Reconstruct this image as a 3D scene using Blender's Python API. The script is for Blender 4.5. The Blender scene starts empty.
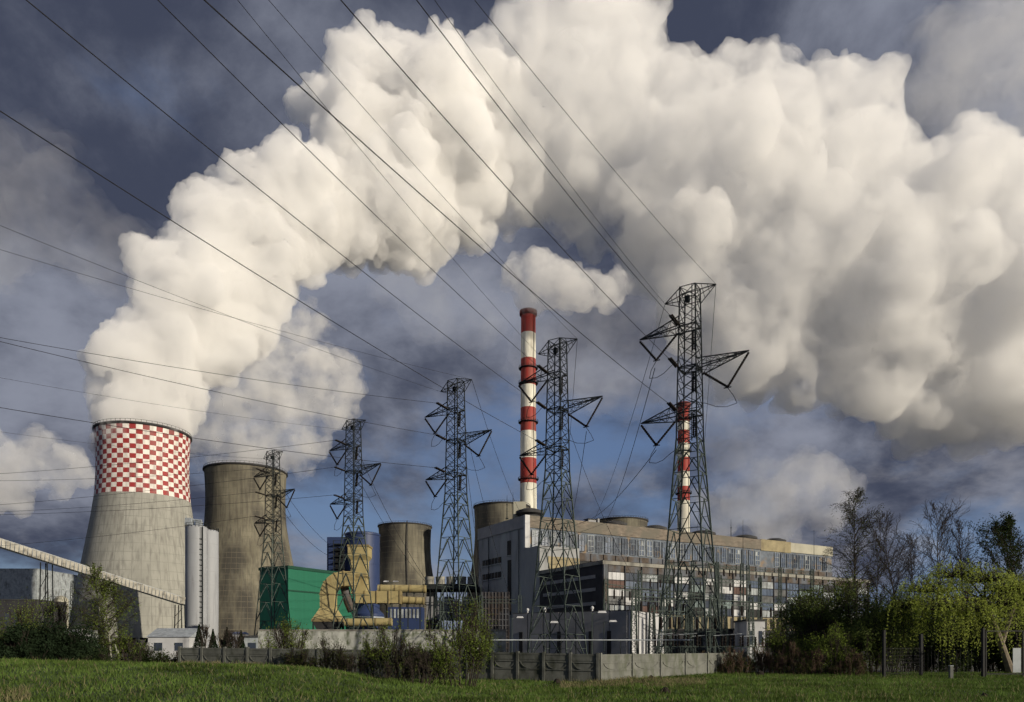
import bpy, bmesh, math, random, time
import numpy as np
from mathutils import Vector
# ------------------------------------------------------------------ basics
F=740.0; HZ=648.0; CZ=2.4            # focal length in pixels, horizon row, eye height
def P(px,py,Y): return ((px-512)/F*Y, Y, CZ+(HZ-py)/F*Y)
def X_at(px,Y): return (px-512)/F*Y
def Z_at(py,Y): return CZ+(HZ-py)/F*Y
sc=bpy.context.scene; COL=sc.collection
cam=bpy.data.objects.new('camera',bpy.data.cameras.new('camera')); COL.objects.link(cam)
cam.location=(0,0,CZ); cam.rotation_euler=(math.pi/2,0,0)
cam.data.sensor_width=36; cam.data.lens=F/1024*36; cam.data.shift_y=(HZ-351)/1024
cam.data.clip_end=40000; cam.data.clip_start=.3
sc.camera=cam
EL=math.radians(17); SA=(.83,-.557)
sd=Vector((SA[0]*math.cos(EL),SA[1]*math.cos(EL),math.sin(EL)))
sun=bpy.data.objects.new('sun',bpy.data.lights.new('sun','SUN')); COL.objects.link(sun)
sun.data.energy=4.6; sun.data.angle=math.radians(.5); sun.data.color=(1,.885,.70)
sun.rotation_euler=sd.to_track_quat('Z','Y').to_euler()
sc.view_settings.view_transform='Standard'; sc.view_settings.look='None'; sc.view_settings.gamma=1
sc.view_settings.exposure=0.14
cy=sc.cycles; cy.use_denoising=True; cy.max_bounces=14; cy.diffuse_bounces=2; cy.glossy_bounces=2
cy.transmission_bounces=2; cy.volume_bounces=9; cy.use_adaptive_sampling=True; cy.adaptive_threshold=.03; cy.adaptive_min_samples=20; cy.transparent_max_bounces=8; cy.sample_clamp_indirect=10

def tag(o,label=None,cat=None,group=None,kind=None):
    if label: o['label']=label
    if cat: o['category']=cat
    if group: o['group']=group
    if kind: o['kind']=kind
    return o
def thing(name,label,cat,loc=(0,0,0),rz=0,group=None):
    o=bpy.data.objects.new(name,None); COL.objects.link(o); o.location=loc; o.rotation_euler=(0,0,rz)
    return tag(o,label,cat,group)
def mesh_np(name,V,Fc):
    V=np.asarray(V,float); Fc=np.asarray(Fc)
    me=bpy.data.meshes.new(name); me.vertices.add(len(V)); me.vertices.foreach_set('co',V.astype('f').ravel())
    k=Fc.shape[1]; me.loops.add(Fc.size); me.loops.foreach_set('vertex_index',Fc.astype('i').ravel())
    me.polygons.add(len(Fc)); me.polygons.foreach_set('loop_start',np.arange(0,Fc.size,k,dtype='i'))
    me.update(calc_edges=True); return me
class MB:
    """collects boxes, bars, tubes and lathes; build() links them as ONE mesh"""
    def __init__(s): s.v=[]; s.f=[]; s.smooth=False
    def add(s,v,f):
        b=len(s.v); s.v+=[tuple(p) for p in v]; s.f+=[tuple(i+b for i in q) for q in f]; return s
    def hexa(s,p):   # 8 points: bottom ring 0-3 ccw from above, top ring 4-7
        return s.add(p,[(3,2,1,0),(4,5,6,7),(0,1,5,4),(1,2,6,5),(2,3,7,6),(3,0,4,7)])
    def box(s,x0,x1,y0,y1,z0,z1):
        return s.hexa([(x0,y0,z0),(x1,y0,z0),(x1,y1,z0),(x0,y1,z0),(x0,y0,z1),(x1,y0,z1),(x1,y1,z1),(x0,y1,z1)])
    def bar(s,a,b,r,r2=None,n=4,cap=True):
        a=Vector(a);b=Vector(b); d=b-a
        if d.length<1e-6: return s
        d.normalize(); up=Vector((0,0,1)) if abs(d.z)<.95 else Vector((1,0,0))
        u=d.cross(up).normalized(); w=d.cross(u); r2=r if r2 is None else r2
        v=[];
        for c,rr in ((a,r),(b,r2)):
            for k in range(n):
                t=2*math.pi*(k+.5)/n; v.append(c+u*(rr*math.cos(t))+w*(rr*math.sin(t)))
        f=[(k,(k+1)%n,n+(k+1)%n,n+k) for k in range(n)]
        if cap: f+=[tuple(range(n-1,-1,-1)),tuple(range(n,2*n))]
        return s.add(v,f)
    def tube(s,pts,rs,n=6,cap=True):
        pts=[Vector(p) for p in pts]
        if not hasattr(rs,'__len__'): rs=[rs]*len(pts)
        v=[];u=None
        for i,p in enumerate(pts):
            d=(pts[min(i+1,len(pts)-1)]-pts[max(i-1,0)]).normalized()
            if u is None: u=d.cross(Vector((0,0,1)) if abs(d.z)<.95 else Vector((1,0,0))).normalized()
            else:
                u=(u-d*u.dot(d)).normalized()
            w=d.cross(u)
            for k in range(n):
                t=2*math.pi*(k+.5)/n; v.append(p+u*(rs[i]*math.cos(t))+w*(rs[i]*math.sin(t)))
        f=[(i*n+k,i*n+(k+1)%n,(i+1)*n+(k+1)%n,(i+1)*n+k) for i in range(len(pts)-1) for k in range(n)]
        if cap: f+=[tuple(range(n-1,-1,-1)),tuple(range((len(pts)-1)*n,len(pts)*n))]
        return s.add(v,f)
    def rect_tube(s,pts,wd,ht,side):   # rectangular duct along pts, width along 'side' vector
        side=Vector(side).normalized(); pts=[Vector(p) for p in pts]; v=[]
        if not hasattr(wd,'__len__'): wd=[wd]*len(pts)
        if not hasattr(ht,'__len__'): ht=[ht]*len(pts)
        for i,p in enumerate(pts):
            d=(pts[min(i+1,len(pts)-1)]-pts[max(i-1,0)]).normalized(); w=d.cross(side).normalized()
            for a,b in ((-1,-1),(1,-1),(1,1),(-1,1)): v.append(p+side*(a*wd[i]/2)+w*(b*ht[i]/2))
        f=[(i*4+k,i*4+(k+1)%4,(i+1)*4+(k+1)%4,(i+1)*4+k) for i in range(len(pts)-1) for k in range(4)]
        f+=[(3,2,1,0),tuple(range(len(pts)*4-4,len(pts)*4))]
        return s.add(v,f)
    def lathe(s,c,prof,n=48,a0=0,a1=2*math.pi,close=True):
        full=abs(a1-a0-2*math.pi)<1e-6; m=n if full else n+1; v=[]
        for r,z in prof:
            for k in range(m):
                t=a0+(a1-a0)*k/n; v.append((c[0]+r*math.cos(t),c[1]+r*math.sin(t),c[2]+z))
        f=[(i*m+k,i*m+(k+1)%m,(i+1)*m+(k+1)%m,(i+1)*m+k) for i in range(len(prof)-1) for k in range(n)]
        if close and full: f+=[tuple(range(m-1,-1,-1)),tuple(range((len(prof)-1)*m,len(prof)*m))]
        return s.add(v,f)
    def fbox(s,fr,u0,u1,w0,w1,z0,z1):
        o,u,n=fr
        q=lambda a,b,z:(o[0]+u[0]*a+n[0]*b,o[1]+u[1]*a+n[1]*b,z)
        return s.hexa([q(u0,w1,z0),q(u1,w1,z0),q(u1,w0,z0),q(u0,w0,z0),q(u0,w1,z1),q(u1,w1,z1),q(u1,w0,z1),q(u0,w0,z1)])
    def build(s,name,mat,parent=None,smooth=False,local=False):
        me=bpy.data.meshes.new(name)
        v=s.v
        if parent is not None and not local:
            l=parent_loc(parent); v=[(p[0]-l[0],p[1]-l[1],p[2]-l[2]) for p in v]
        me.from_pydata([tuple(p) for p in v],[],s.f); me.update()
        bm=bmesh.new(); bm.from_mesh(me); bmesh.ops.recalc_face_normals(bm,faces=bm.faces); bm.to_mesh(me); bm.free()
        if smooth:
            me.polygons.foreach_set('use_smooth',[True]*len(me.polygons))
            try: me.set_sharp_from_angle(angle=math.radians(38))
            except Exception: pass
        me.materials.append(mat)
        o=bpy.data.objects.new(name,me); COL.objects.link(o)
        if parent is not None: o.parent=parent
        return o
def parent_loc(p):
    l=Vector((0,0,0))
    while p is not None: l+=p.location; p=p.parent
    return l
def np_obj(name,V,Fc,mat,parent=None,smooth=False):
    if parent is not None: V=np.asarray(V)-np.array(parent_loc(parent))
    me=mesh_np(name,V,Fc)
    if smooth: me.polygons.foreach_set('use_smooth',np.ones(len(Fc),bool))
    me.materials.append(mat); o=bpy.data.objects.new(name,me); COL.objects.link(o)
    if parent is not None: o.parent=parent
    return o
def copy_tree(o,parent=None):
    c=o.copy(); COL.objects.link(c); c.parent=parent
    for ch in [x for x in bpy.data.objects if x.parent==o]: copy_tree(ch,c)
    return c
# ------------------------------------------------------------------ noise
def rdir(rng,n):
    d=rng.normal(size=(n,3)); return d/np.linalg.norm(d,axis=1)[:,None]
_prm=np.random.RandomState(5).permutation(256); _prm=np.concatenate([_prm,_prm,_prm])
_g=rdir(np.random.RandomState(6),256)
def pn(p):
    i=np.floor(p).astype(int); f=p-i; u=f*f*f*(f*(f*6-15)+10); i&=255; r=0
    for a in (0,1):
        for b in (0,1):
            for c in (0,1):
                h=_prm[_prm[_prm[(i[:,0]+a)&255]+((i[:,1]+b)&255)]+((i[:,2]+c)&255)]
                d=((f-(a,b,c))*_g[h]).sum(1)
                r=r+d*(u[:,0] if a else 1-u[:,0])*(u[:,1] if b else 1-u[:,1])*(u[:,2] if c else 1-u[:,2])
    return r
# ------------------------------------------------------------------ materials
def nodes(m):
    m.use_nodes=True; nt=m.node_tree; return nt,nt.nodes,nt.links
def mat(name,col,rough=.85,var=.25,scale=.5,stretch=(1,1,1),metal=0,bump=0,col2=None,spec=.3,detail=6,stain=None):
    """base colour varied by object-space noise; stain=(colour,scale,stretch,lo,hi) lays dirt over it"""
    m=bpy.data.materials.new(name); nt,N,L=nodes(m); b=N['Principled BSDF']
    b.inputs['Roughness'].default_value=rough; b.inputs['Metallic'].default_value=metal
    b.inputs['Specular IOR Level'].default_value=spec
    tc=N.new('ShaderNodeTexCoord'); mp=N.new('ShaderNodeMapping'); mp.inputs['Scale'].default_value=stretch
    nz=N.new('ShaderNodeTexNoise'); nz.inputs['Scale'].default_value=scale; nz.inputs['Detail'].default_value=detail; nz.inputs['Roughness'].default_value=.62
    L.new(tc.outputs['Object'],mp.inputs[0]); L.new(mp.outputs[0],nz.inputs['Vector'])
    cr=N.new('ShaderNodeValToRGB'); c2=col2 or tuple(c*(1-var) for c in col); c1=col if col2 else tuple(min(1,c*(1+var)) for c in col)
    cr.color_ramp.elements[0].position=.32; cr.color_ramp.elements[1].position=.68
    cr.color_ramp.elements[0].color=(*c2,1); cr.color_ramp.elements[1].color=(*c1,1)
    L.new(nz.outputs['Fac'],cr.inputs[0]); out=cr.outputs[0]
    if stain:
        c,s,st,lo,hi=stain
        mp2=N.new('ShaderNodeMapping'); mp2.inputs['Scale'].default_value=st; n2=N.new('ShaderNodeTexNoise'); n2.inputs['Scale'].default_value=s; n2.inputs['Detail'].default_value=5
        L.new(tc.outputs['Object'],mp2.inputs[0]); L.new(mp2.outputs[0],n2.inputs['Vector'])
        mr=N.new('ShaderNodeMapRange'); mr.inputs[1].default_value=lo; mr.inputs[2].default_value=hi; L.new(n2.outputs['Fac'],mr.inputs[0])
        mx=N.new('ShaderNodeMix'); mx.data_type='RGBA'; mx.inputs[7].default_value=(*c,1)
        L.new(mr.outputs[0],mx.inputs[0]); L.new(out,mx.inputs[6]); out=mx.outputs[2]
    L.new(out,b.inputs['Base Color'])
    m['_out']=0
    if bump:
        bp=N.new('ShaderNodeBump'); bp.inputs['Strength'].default_value=bump; bp.inputs['Distance'].default_value=.1; L.new(nz.outputs['Fac'],bp.inputs['Height']); L.new(bp.outputs[0],b.inputs['Normal'])
    return m
def math_node(N,L,op,a,b=None,c=None):
    n=N.new('ShaderNodeMath'); n.operation=op
    for i,x in enumerate((a,b,c)):
        if x is None: continue
        if isinstance(x,(int,float)): n.inputs[i].default_value=x
        else: L.new(x,n.inputs[i])
    return n.outputs[0]
def overlay(m,fac_fn,col):
    """mix a colour over the present base colour of m where fac_fn gives 1"""
    nt,N,L=nodes(m); b=N['Principled BSDF']; src=b.inputs['Base Color'].links[0].from_socket
    tc=N.new('ShaderNodeTexCoord'); sx=N.new('ShaderNodeSeparateXYZ'); L.new(tc.outputs['Object'],sx.inputs[0])
    fac=fac_fn(N,L,sx.outputs[0],sx.outputs[1],sx.outputs[2])
    mx=N.new('ShaderNodeMix'); mx.data_type='RGBA'; mx.inputs[7].default_value=(*col,1)
    L.new(fac,mx.inputs[0]); L.new(src,mx.inputs[6]); L.new(mx.outputs[2],b.inputs['Base Color']); return m
def lines(N,L,x,period,width):     # 1 inside thin lines repeated every period
    q=math_node(N,L,'FRACT',math_node(N,L,'DIVIDE',x,period)); return math_node(N,L,'LESS_THAN',q,width/period)
def leaf_mat(name,col,trans=.35,var=.4):
    m=bpy.data.materials.new(name); nt,N,L=nodes(m); N.clear(); out=N.new('ShaderNodeOutputMaterial')
    d=N.new('ShaderNodeBsdfDiffuse'); t=N.new('ShaderNodeBsdfTranslucent'); mx=N.new('ShaderNodeMixShader'); mx.inputs[0].default_value=trans
    tc=N.new('ShaderNodeTexCoord'); nz=N.new('ShaderNodeTexNoise'); nz.inputs['Scale'].default_value=1.1; nz.inputs['Detail'].default_value=6
    cr=N.new('ShaderNodeValToRGB'); cr.color_ramp.elements[0].position=.35; cr.color_ramp.elements[1].position=.65
    cr.color_ramp.elements[0].color=(*[c*(1-var) for c in col],1); cr.color_ramp.elements[1].color=(*[min(1,c*(1+var)) for c in col],1)
    L.new(tc.outputs['Object'],nz.inputs['Vector']); L.new(nz.outputs['Fac'],cr.inputs[0])
    for s in (d,t): L.new(cr.outputs[0],s.inputs['Color'])
    L.new(d.outputs[0],mx.inputs[1]); L.new(t.outputs[0],mx.inputs[2]); L.new(mx.outputs[0],out.inputs[0]); return m
# ------------------------------------------------------------------ steam and clouds
_ico={}
def ico(sub):
    if sub not in _ico:
        bm=bmesh.new(); bmesh.ops.create_icosphere(bm,subdivisions=sub,radius=1); bm.verts.ensure_lookup_table()
        _ico[sub]=(np.array([v.co[:] for v in bm.verts]),np.array([[v.index for v in f.verts] for f in bm.faces])); bm.free()
    return _ico[sub]
def drop_specks(me,name):
    n=len(me.vertices); ne=len(me.edges); e=np.empty(ne*2,'i'); me.edges.foreach_get('vertices',e); e=e.reshape(-1,2); lab=np.arange(n)
    while True:
        a=lab[e[:,0]];b=lab[e[:,1]]; m=np.minimum(a,b); old=lab.copy()
        np.minimum.at(lab,a,m); np.minimum.at(lab,b,m); np.minimum.at(lab,e[:,0],m); np.minimum.at(lab,e[:,1],m)
        for _ in range(4): lab=lab[lab]
        if (lab==old).all(): break
    c=np.bincount(lab,minlength=n); ok=c[lab]>n*.01
    if ok.all(): return me
    co=np.empty(n*3,'f'); me.vertices.foreach_get('co',co); co=co.reshape(-1,3)
    fv=np.empty(len(me.loops),'i'); me.loops.foreach_get('vertex_index',fv); tot=np.empty(len(me.polygons),'i'); me.polygons.foreach_get('loop_total',tot)
    if not (tot==4).all(): return me
    fv=fv.reshape(-1,4); fv=fv[ok[fv[:,0]]]; idx=np.cumsum(ok)-1
    m2=mesh_np(name,co[ok],idx[fv]); m2.polygons.foreach_set('use_smooth',np.ones(len(fv),bool)); return m2
def cloud_mesh(name,blobs,voxel,seed,m,parent=None,n1=26,n2=12,amp=1.0,unit=1.0,k=.86,fine=1.0):
    """blobs (px,py,radius_px,Y) become one closed billowing surface filled with vapour"""
    rng=np.random.RandomState(seed); C=[];R=[]
    for px,py,r,Y in blobs:
        c=np.array(P(px,py,Y)); R0=r/F*Y*k; C.append(c[None]);R.append([R0])
        d=rdir(rng,n1); r1=R0*rng.uniform(.25,.5,n1); c1=c+d*(R0*rng.uniform(.72,.98,n1))[:,None]; C.append(c1);R.append(r1)
        for q in range(n1):
            if r1[q]<3*voxel: continue
            d2=rdir(rng,n2)+d[q]*.7; d2/=np.linalg.norm(d2,axis=1)[:,None]
            C.append(c1[q]+d2*(r1[q]*rng.uniform(.8,1.05,n2))[:,None]);R.append(r1[q]*rng.uniform(.22,.45,n2))
    C=np.concatenate(C);R=np.concatenate(R); iv,if_=ico(2)
    V=(C[:,None,:]+iv[None]*R[:,None,None]).reshape(-1,3); Fc=(if_[None]+(np.arange(len(C))*len(iv))[:,None,None]).reshape(-1,3)
    me=mesh_np(name,V,Fc); o=bpy.data.objects.new(name,me); COL.objects.link(o)
    md=o.modifiers.new('r','REMESH'); md.mode='VOXEL'; md.voxel_size=voxel; md.use_smooth_shade=True
    dg=bpy.context.evaluated_depsgraph_get(); me2=bpy.data.meshes.new_from_object(o.evaluated_get(dg))
    o.modifiers.clear(); o.data=me2; bpy.data.meshes.remove(me); me2.name=name
    n=len(me2.vertices); co=np.empty(n*3,'f'); me2.vertices.foreach_get('co',co); co=co.reshape(-1,3).astype(float)
    no=np.empty(n*3,'f'); me2.vertex_normals.foreach_get('vector',no); no=no.reshape(-1,3)
    off=np.zeros(n)
    for s,a in ((18,2.8),(9,1.9)):
        off+=a*amp*unit*(.45-2.1*np.abs(pn(co/(s*unit)+s*3.1)))
    wv=np.stack([pn(co/(26*unit)+q*17.3) for q in range(3)],1)*9*amp*unit
    co=co+no*off[:,None]+wv
    me2.vertices.foreach_set('co',co.astype('f').ravel()); me2.update()
    md=o.modifiers.new('r','REMESH'); md.mode='VOXEL'; md.voxel_size=voxel*.9; md.use_smooth_shade=True     # heals folds
    me3=bpy.data.meshes.new_from_object(o.evaluated_get(bpy.context.evaluated_depsgraph_get())); o.modifiers.clear(); me3=drop_specks(me3,name); o.data=me3; bpy.data.meshes.remove(me2); me2=me3; me2.name=name
    n=len(me2.vertices); co=np.empty(n*3,'f'); me2.vertices.foreach_get('co',co); co=co.reshape(-1,3).astype(float)
    no=np.empty(n*3,'f'); me2.vertex_normals.foreach_get('vector',no); no=no.reshape(-1,3)
    u_=max(unit,voxel/1.3); off=np.zeros(n)
    for s,a in ((5.2,1.5*fine),(2.9,.95*fine)): off+=a*amp*u_*(.42-2.1*np.abs(pn(co/(s*u_)+s*1.7)))
    co=co+no*off[:,None]
    if parent is not None: co-=np.array(parent.location); o.parent=parent
    me2.vertices.foreach_set('co',co.astype('f').ravel()); me2.update()
    me2.materials.clear(); me2.materials.append(m)
    return o
def vol_mat(name,dens,alb=(1,1,1),noise=None):
    m=bpy.data.materials.new(name); nt,N,L=nodes(m); N.clear()
    out=N.new('ShaderNodeOutputMaterial'); v=N.new('ShaderNodeVolumeScatter')
    v.inputs['Color'].default_value=(*alb,1); v.inputs['Density'].default_value=dens
    L.new(v.outputs[0],out.inputs['Volume']); m.cycles.homogeneous_volume=noise is None
    if noise:
        scale,lo,hi,rate=noise; m.cycles.volume_step_rate=rate*1.3
        tc=N.new('ShaderNodeTexCoord'); nz=N.new('ShaderNodeTexNoise'); nz.inputs['Scale'].default_value=scale; nz.inputs['Detail'].default_value=4; nz.inputs['Roughness'].default_value=.68
        mr=N.new('ShaderNodeMapRange'); mr.inputs[1].default_value=lo; mr.inputs[2].default_value=hi; mr.inputs[3].default_value=0; mr.inputs[4].default_value=dens
        L.new(tc.outputs['Object'],nz.inputs['Vector']); L.new(nz.outputs['Fac'],mr.inputs[0]); L.new(mr.outputs[0],v.inputs['Density'])
    return m
# ------------------------------------------------------------------ sky
w=bpy.data.worlds.new('World'); sc.world=w; w.use_nodes=True
nt=w.node_tree; N=nt.nodes; L=nt.links; bg=N['Background']; bg.inputs[1].default_value=1.0
sk=N.new('ShaderNodeTexSky'); sk.sky_type='NISHITA'; sk.sun_disc=False; sk.sun_elevation=EL
sk.sun_rotation=math.atan2(SA[0],SA[1]); sk.air_density=1.0; sk.dust_density=.6; sk.ozone_density=2.0
tc=N.new('ShaderNodeTexCoord'); sx=N.new('ShaderNodeSeparateXYZ'); L.new(tc.outputs['Generated'],sx.inputs[0])
zz=math_node(N,L,'ADD',math_node(N,L,'MAXIMUM',sx.outputs[2],0.0),.42)
cx=N.new('ShaderNodeCombineXYZ'); L.new(math_node(N,L,'DIVIDE',sx.outputs[0],zz),cx.inputs[0]); L.new(math_node(N,L,'DIVIDE',sx.outputs[1],zz),cx.inputs[1])
def skynoise(scale,off,detail=6,rough=.55,dist=.3):
    mp=N.new('ShaderNodeMapping'); mp.inputs['Location'].default_value=off; L.new(cx.outputs[0],mp.inputs[0])
    n=N.new('ShaderNodeTexNoise'); n.inputs['Scale'].default_value=scale; n.inputs['Detail'].default_value=detail; n.inputs['Roughness'].default_value=rough; n.inputs['Distortion'].default_value=dist
    L.new(mp.outputs[0],n.inputs['Vector']); return n.outputs['Fac']
def mrange(x,a,b,c=0,d=1):
    m=N.new('ShaderNodeMapRange'); m.interpolation_type='SMOOTHSTEP'
    for i,q in enumerate((a,b,c,d)): m.inputs[i+1].default_value=q
    L.new(x,m.inputs[0]); return m.outputs[0]
def mixc(f,a,b):
    m=N.new('ShaderNodeMix'); m.data_type='RGBA'; L.new(f,m.inputs[0])
    for i,q in ((6,a),(7,b)):
        if isinstance(q,tuple): m.inputs[i].default_value=(*q,1)
        else: L.new(q,m.inputs[i])
    return m.outputs[2]
skc=N.new('ShaderNodeVectorMath'); skc.operation='SCALE'; skc.inputs['Scale'].default_value=.075; L.new(sk.outputs[0],skc.inputs[0])
blue=mixc(mrange(sx.outputs[2],0.0,.75,.72,.72),skc.outputs[0],(.10,.155,.30))
cover=mrange(math_node(N,L,'ADD',skynoise(1.5,(3.1,1.7,0),8,.58,.2),math_node(N,L,'MULTIPLY',sx.outputs[2],.42)),.47,.63)
grey=mixc(mrange(skynoise(2.1,(7.2,2.4,0),9,.6,.15),.38,.64),(.047,.056,.090),(.225,.242,.30))
sky=mixc(cover,blue,grey)
wisp=mrange(skynoise(4.2,(1.2,9.4,3),9,.62,.2),.56,.74,0,.45)
low=mrange(sx.outputs[2],.02,.42,1,0)
sky=mixc(math_node(N,L,'MULTIPLY',wisp,low),sky,(.36,.35,.36))
L.new(sky,bg.inputs[0])
# ------------------------------------------------------------------ materials in use
M={}
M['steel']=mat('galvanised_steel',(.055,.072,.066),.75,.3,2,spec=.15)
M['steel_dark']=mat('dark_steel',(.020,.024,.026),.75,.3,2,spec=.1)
M['steel_light']=mat('light_steel',(.30,.33,.36),.6,.3,1,metal=.2)
M['insulator']=mat('brown_porcelain',(.014,.011,.010),.6,.2,3,spec=.12)
M['wire']=mat('wire_aluminium',(.020,.020,.024),.7,.1,1,spec=.1)
def rings(m,z0,period,width,col): return overlay(m,lambda N,L,x,y,z:lines(N,L,math_node(N,L,'ADD',z,z0+1000*period),period,width),col)
def ribs(m,n,width,col):
    def f(N,L,x,y,z):
        a=math_node(N,L,'ARCTAN2',y,x); q=math_node(N,L,'FRACT',math_node(N,L,'MULTIPLY',math_node(N,L,'ADD',a,10),n/6.28318)); return math_node(N,L,'LESS_THAN',q,width)
    return overlay(m,f,col)
M['conc1']=mat('pale_tower_concrete',(.27,.27,.245),.9,.16,.12,(1,1,.35),bump=.15,stain=((.17,.165,.15),.5,(1,1,.12),.55,.75))
rings(M['conc1'],0,4.2,.35,(.225,.225,.205)); ribs(M['conc1'],44,.05,(.18,.18,.165))
M['conc2']=mat('weathered_tower_concrete',(.165,.155,.12),.95,.3,.09,(1,1,.7),bump=.2,spec=.1,stain=((.065,.062,.055),.07,(1,1,.45),.44,.60))
rings(M['conc2'],0,3.1,.22,(.15,.137,.105))
ribs(M['conc2'],60,.06,(.13,.115,.085))
M['soot_and_shade']=mat('sooty_rim_and_inlet_shade',(.04,.04,.042),.9,.3,.5)
# checker paint
M['check']=mat('white_checker_paint',(.70,.67,.63),.6,.08,.3)
def chk(N,L,x,y,z):
    a=math_node(N,L,'ARCTAN2',y,x); p=math_node(N,L,'FLOOR',math_node(N,L,'MULTIPLY',math_node(N,L,'ADD',a,10),46/6.28318)); q=math_node(N,L,'FLOOR',math_node(N,L,'DIVIDE',math_node(N,L,'SUBTRACT',z,74.5),2.25))
    return math_node(N,L,'LESS_THAN',math_node(N,L,'MODULO',math_node(N,L,'ADD',math_node(N,L,'ADD',p,q),200),2),.5)
overlay(M['check'],chk,(.27,.028,.03))
def grimed(m,scale=.6,lo=.55,hi=.8,col=(.12,.10,.09),st=(1,1,.2)):
    nt,N,L=nodes(m); b=N['Principled BSDF']; src=b.inputs['Base Color'].links[0].from_socket
    tc=N.new('ShaderNodeTexCoord'); mp=N.new('ShaderNodeMapping'); mp.inputs['Scale'].default_value=st; n=N.new('ShaderNodeTexNoise'); n.inputs['Scale'].default_value=scale; n.inputs['Detail'].default_value=6
    L.new(tc.outputs['Object'],mp.inputs[0]); L.new(mp.outputs[0],n.inputs['Vector'])
    mr=N.new('ShaderNodeMapRange'); mr.inputs[1].default_value=lo; mr.inputs[2].default_value=hi; mr.inputs[4].default_value=.6; L.new(n.outputs['Fac'],mr.inputs[0])
    mx=N.new('ShaderNodeMix'); mx.data_type='RGBA'; mx.inputs[7].default_value=(*col,1); L.new(mr.outputs[0],mx.inputs[0]); L.new(src,mx.inputs[6]); L.new(mx.outputs[2],b.inputs['Base Color']); return m
grimed(M['conc2'],.9,.45,.72,(.055,.05,.045),(1,1,.07)); grimed(M['check'],.5,.42,.75,(.16,.14,.13),(1,1,.18)); grimed(M['conc1'],.8,.5,.75,(.10,.10,.095),(1,1,.08))
# ------------------------------------------------------------------ ground
def sst(a,b,x):
    t=np.clip((np.asarray(x,float)-a)/(b-a),0,1); return t*t*(3-2*t)
def gh(X,Y):
    X=np.asarray(X,float);Y=np.asarray(Y,float)
    px=X/np.maximum(Y,5)*F+512
    A=np.interp(px,[-200,0,250,300,345,375,430,510,560,610,700],[1.72,1.72,1.5,1.35,1.1,.8,.55,.28,.3,.4,.4])
    near=.25+.25*sst(40,15,Y)
    far=.35*sst(70,60,Y)
    h=near+(A-near)*sst(20,37,Y); h=np.where(Y>38,far+(h-far)*sst(46,38.5,Y)+0*h,h)
    h=np.where((Y>38)&(px>600),.4*sst(75,60,Y)+0*h,h)
    return h+.05*pn(np.stack([X/1.7,Y/1.7,0*X],-1).reshape(-1,3)).reshape(X.shape)*(Y<60)+.10*pn(np.stack([X/6,Y/6,0*X+4],-1).reshape(-1,3)).reshape(X.shape)*(Y<60)
ys=np.concatenate([np.linspace(-40,14,10),np.linspace(15,62,150),np.linspace(64,120,16),[160,250,400,700,1200,2500,6000,12000]])
xs=np.concatenate([[-9000,-3000,-1000,-400,-150],np.linspace(-70,70,281),[150,400,1000,3000,9000]])
XX,YY=np.meshgrid(xs,ys); ZZ=gh(XX,YY); V=np.stack([XX,YY,ZZ],-1).reshape(-1,3)
ny,nx=XX.shape; idx=np.arange(ny*nx).reshape(ny,nx); Fc=np.stack([idx[:-1,:-1],idx[:-1,1:],idx[1:,1:],idx[1:,:-1]],-1).reshape(-1,4)
gm=mat('field_soil_and_turf',(.045,.070,.020),.95,.3,.6,bump=.4,col2=(.022,.042,.012))
overlay(gm,lambda N,L,x,y,z:math_node(N,L,'GREATER_THAN',y,62),(.045,.046,.036))
g=np_obj('ground',V,Fc,gm,smooth=True); tag(g,kind='structure')
# grass blades
rng=np.random.RandomState(2)
n=260000; Yg=17+rng.rand(n)**.8*42; Xg=(rng.rand(n)*2-1)*(.72*Yg+2)
Zg=gh(Xg,Yg); hh=.05+.10*rng.rand(n)**2+.20*np.clip(pn(np.stack([Xg/1.3,Yg/1.8,0*Xg+9],-1)),0,1)+.12*np.clip(pn(np.stack([Xg/.45,Yg/.5,0*Xg+5],-1)),0,1)
hh*=1+1.2*(rng.rand(n)>.985); wd=.012+.02*rng.rand(n); a=rng.rand(n)*6.283; ln=(rng.rand(n,2)-.5)*hh[:,None]*1.1
b0=np.stack([Xg-wd*np.cos(a),Yg-wd*np.sin(a),Zg-.02],-1); b1=np.stack([Xg+wd*np.cos(a),Yg+wd*np.sin(a),Zg-.02],-1); tp=np.stack([Xg+ln[:,0],Yg+ln[:,1],Zg+hh],-1)
V=np.stack([b0,b1,tp],1).reshape(-1,3); Fc=np.arange(n*3).reshape(-1,3)
gl=leaf_mat('grass_blade',(.080,.126,.031),.3,.6)
for nd in gl.node_tree.nodes:
    if nd.type=='TEX_NOISE': nd.inputs['Scale'].default_value=.30; nd.inputs['Detail'].default_value=9; nd.inputs['Roughness'].default_value=.72
tag(np_obj('grass',V,Fc,gl),'short rough green grass covering the field in front of the plant','grass',kind='stuff')
def dry_patch(px0,px1,Y0,Y1,n,seed):
    rng=np.random.RandomState(seed); Y=Y0+(Y1-Y0)*rng.rand(n); X=(px0+(px1-px0)*rng.rand(n)-512)/F*Y
    keep=pn(np.stack([X/1.2,Y/1.2,0*X+30],-1))>-.12; X=X[keep];Y=Y[keep];n=len(X); h=.10+.22*rng.rand(n)
    a=rng.rand(n)*6.283; z=gh(X,Y); ln=(rng.rand(n,2)-.5)*h[:,None]*1.6; w_=.02
    V=np.stack([np.stack([X-w_*np.cos(a),Y-w_*np.sin(a),z],-1),np.stack([X+w_*np.cos(a),Y+w_*np.sin(a),z],-1),np.stack([X+ln[:,0],Y+ln[:,1],z+h],-1)],1).reshape(-1,3)
    return V
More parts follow.
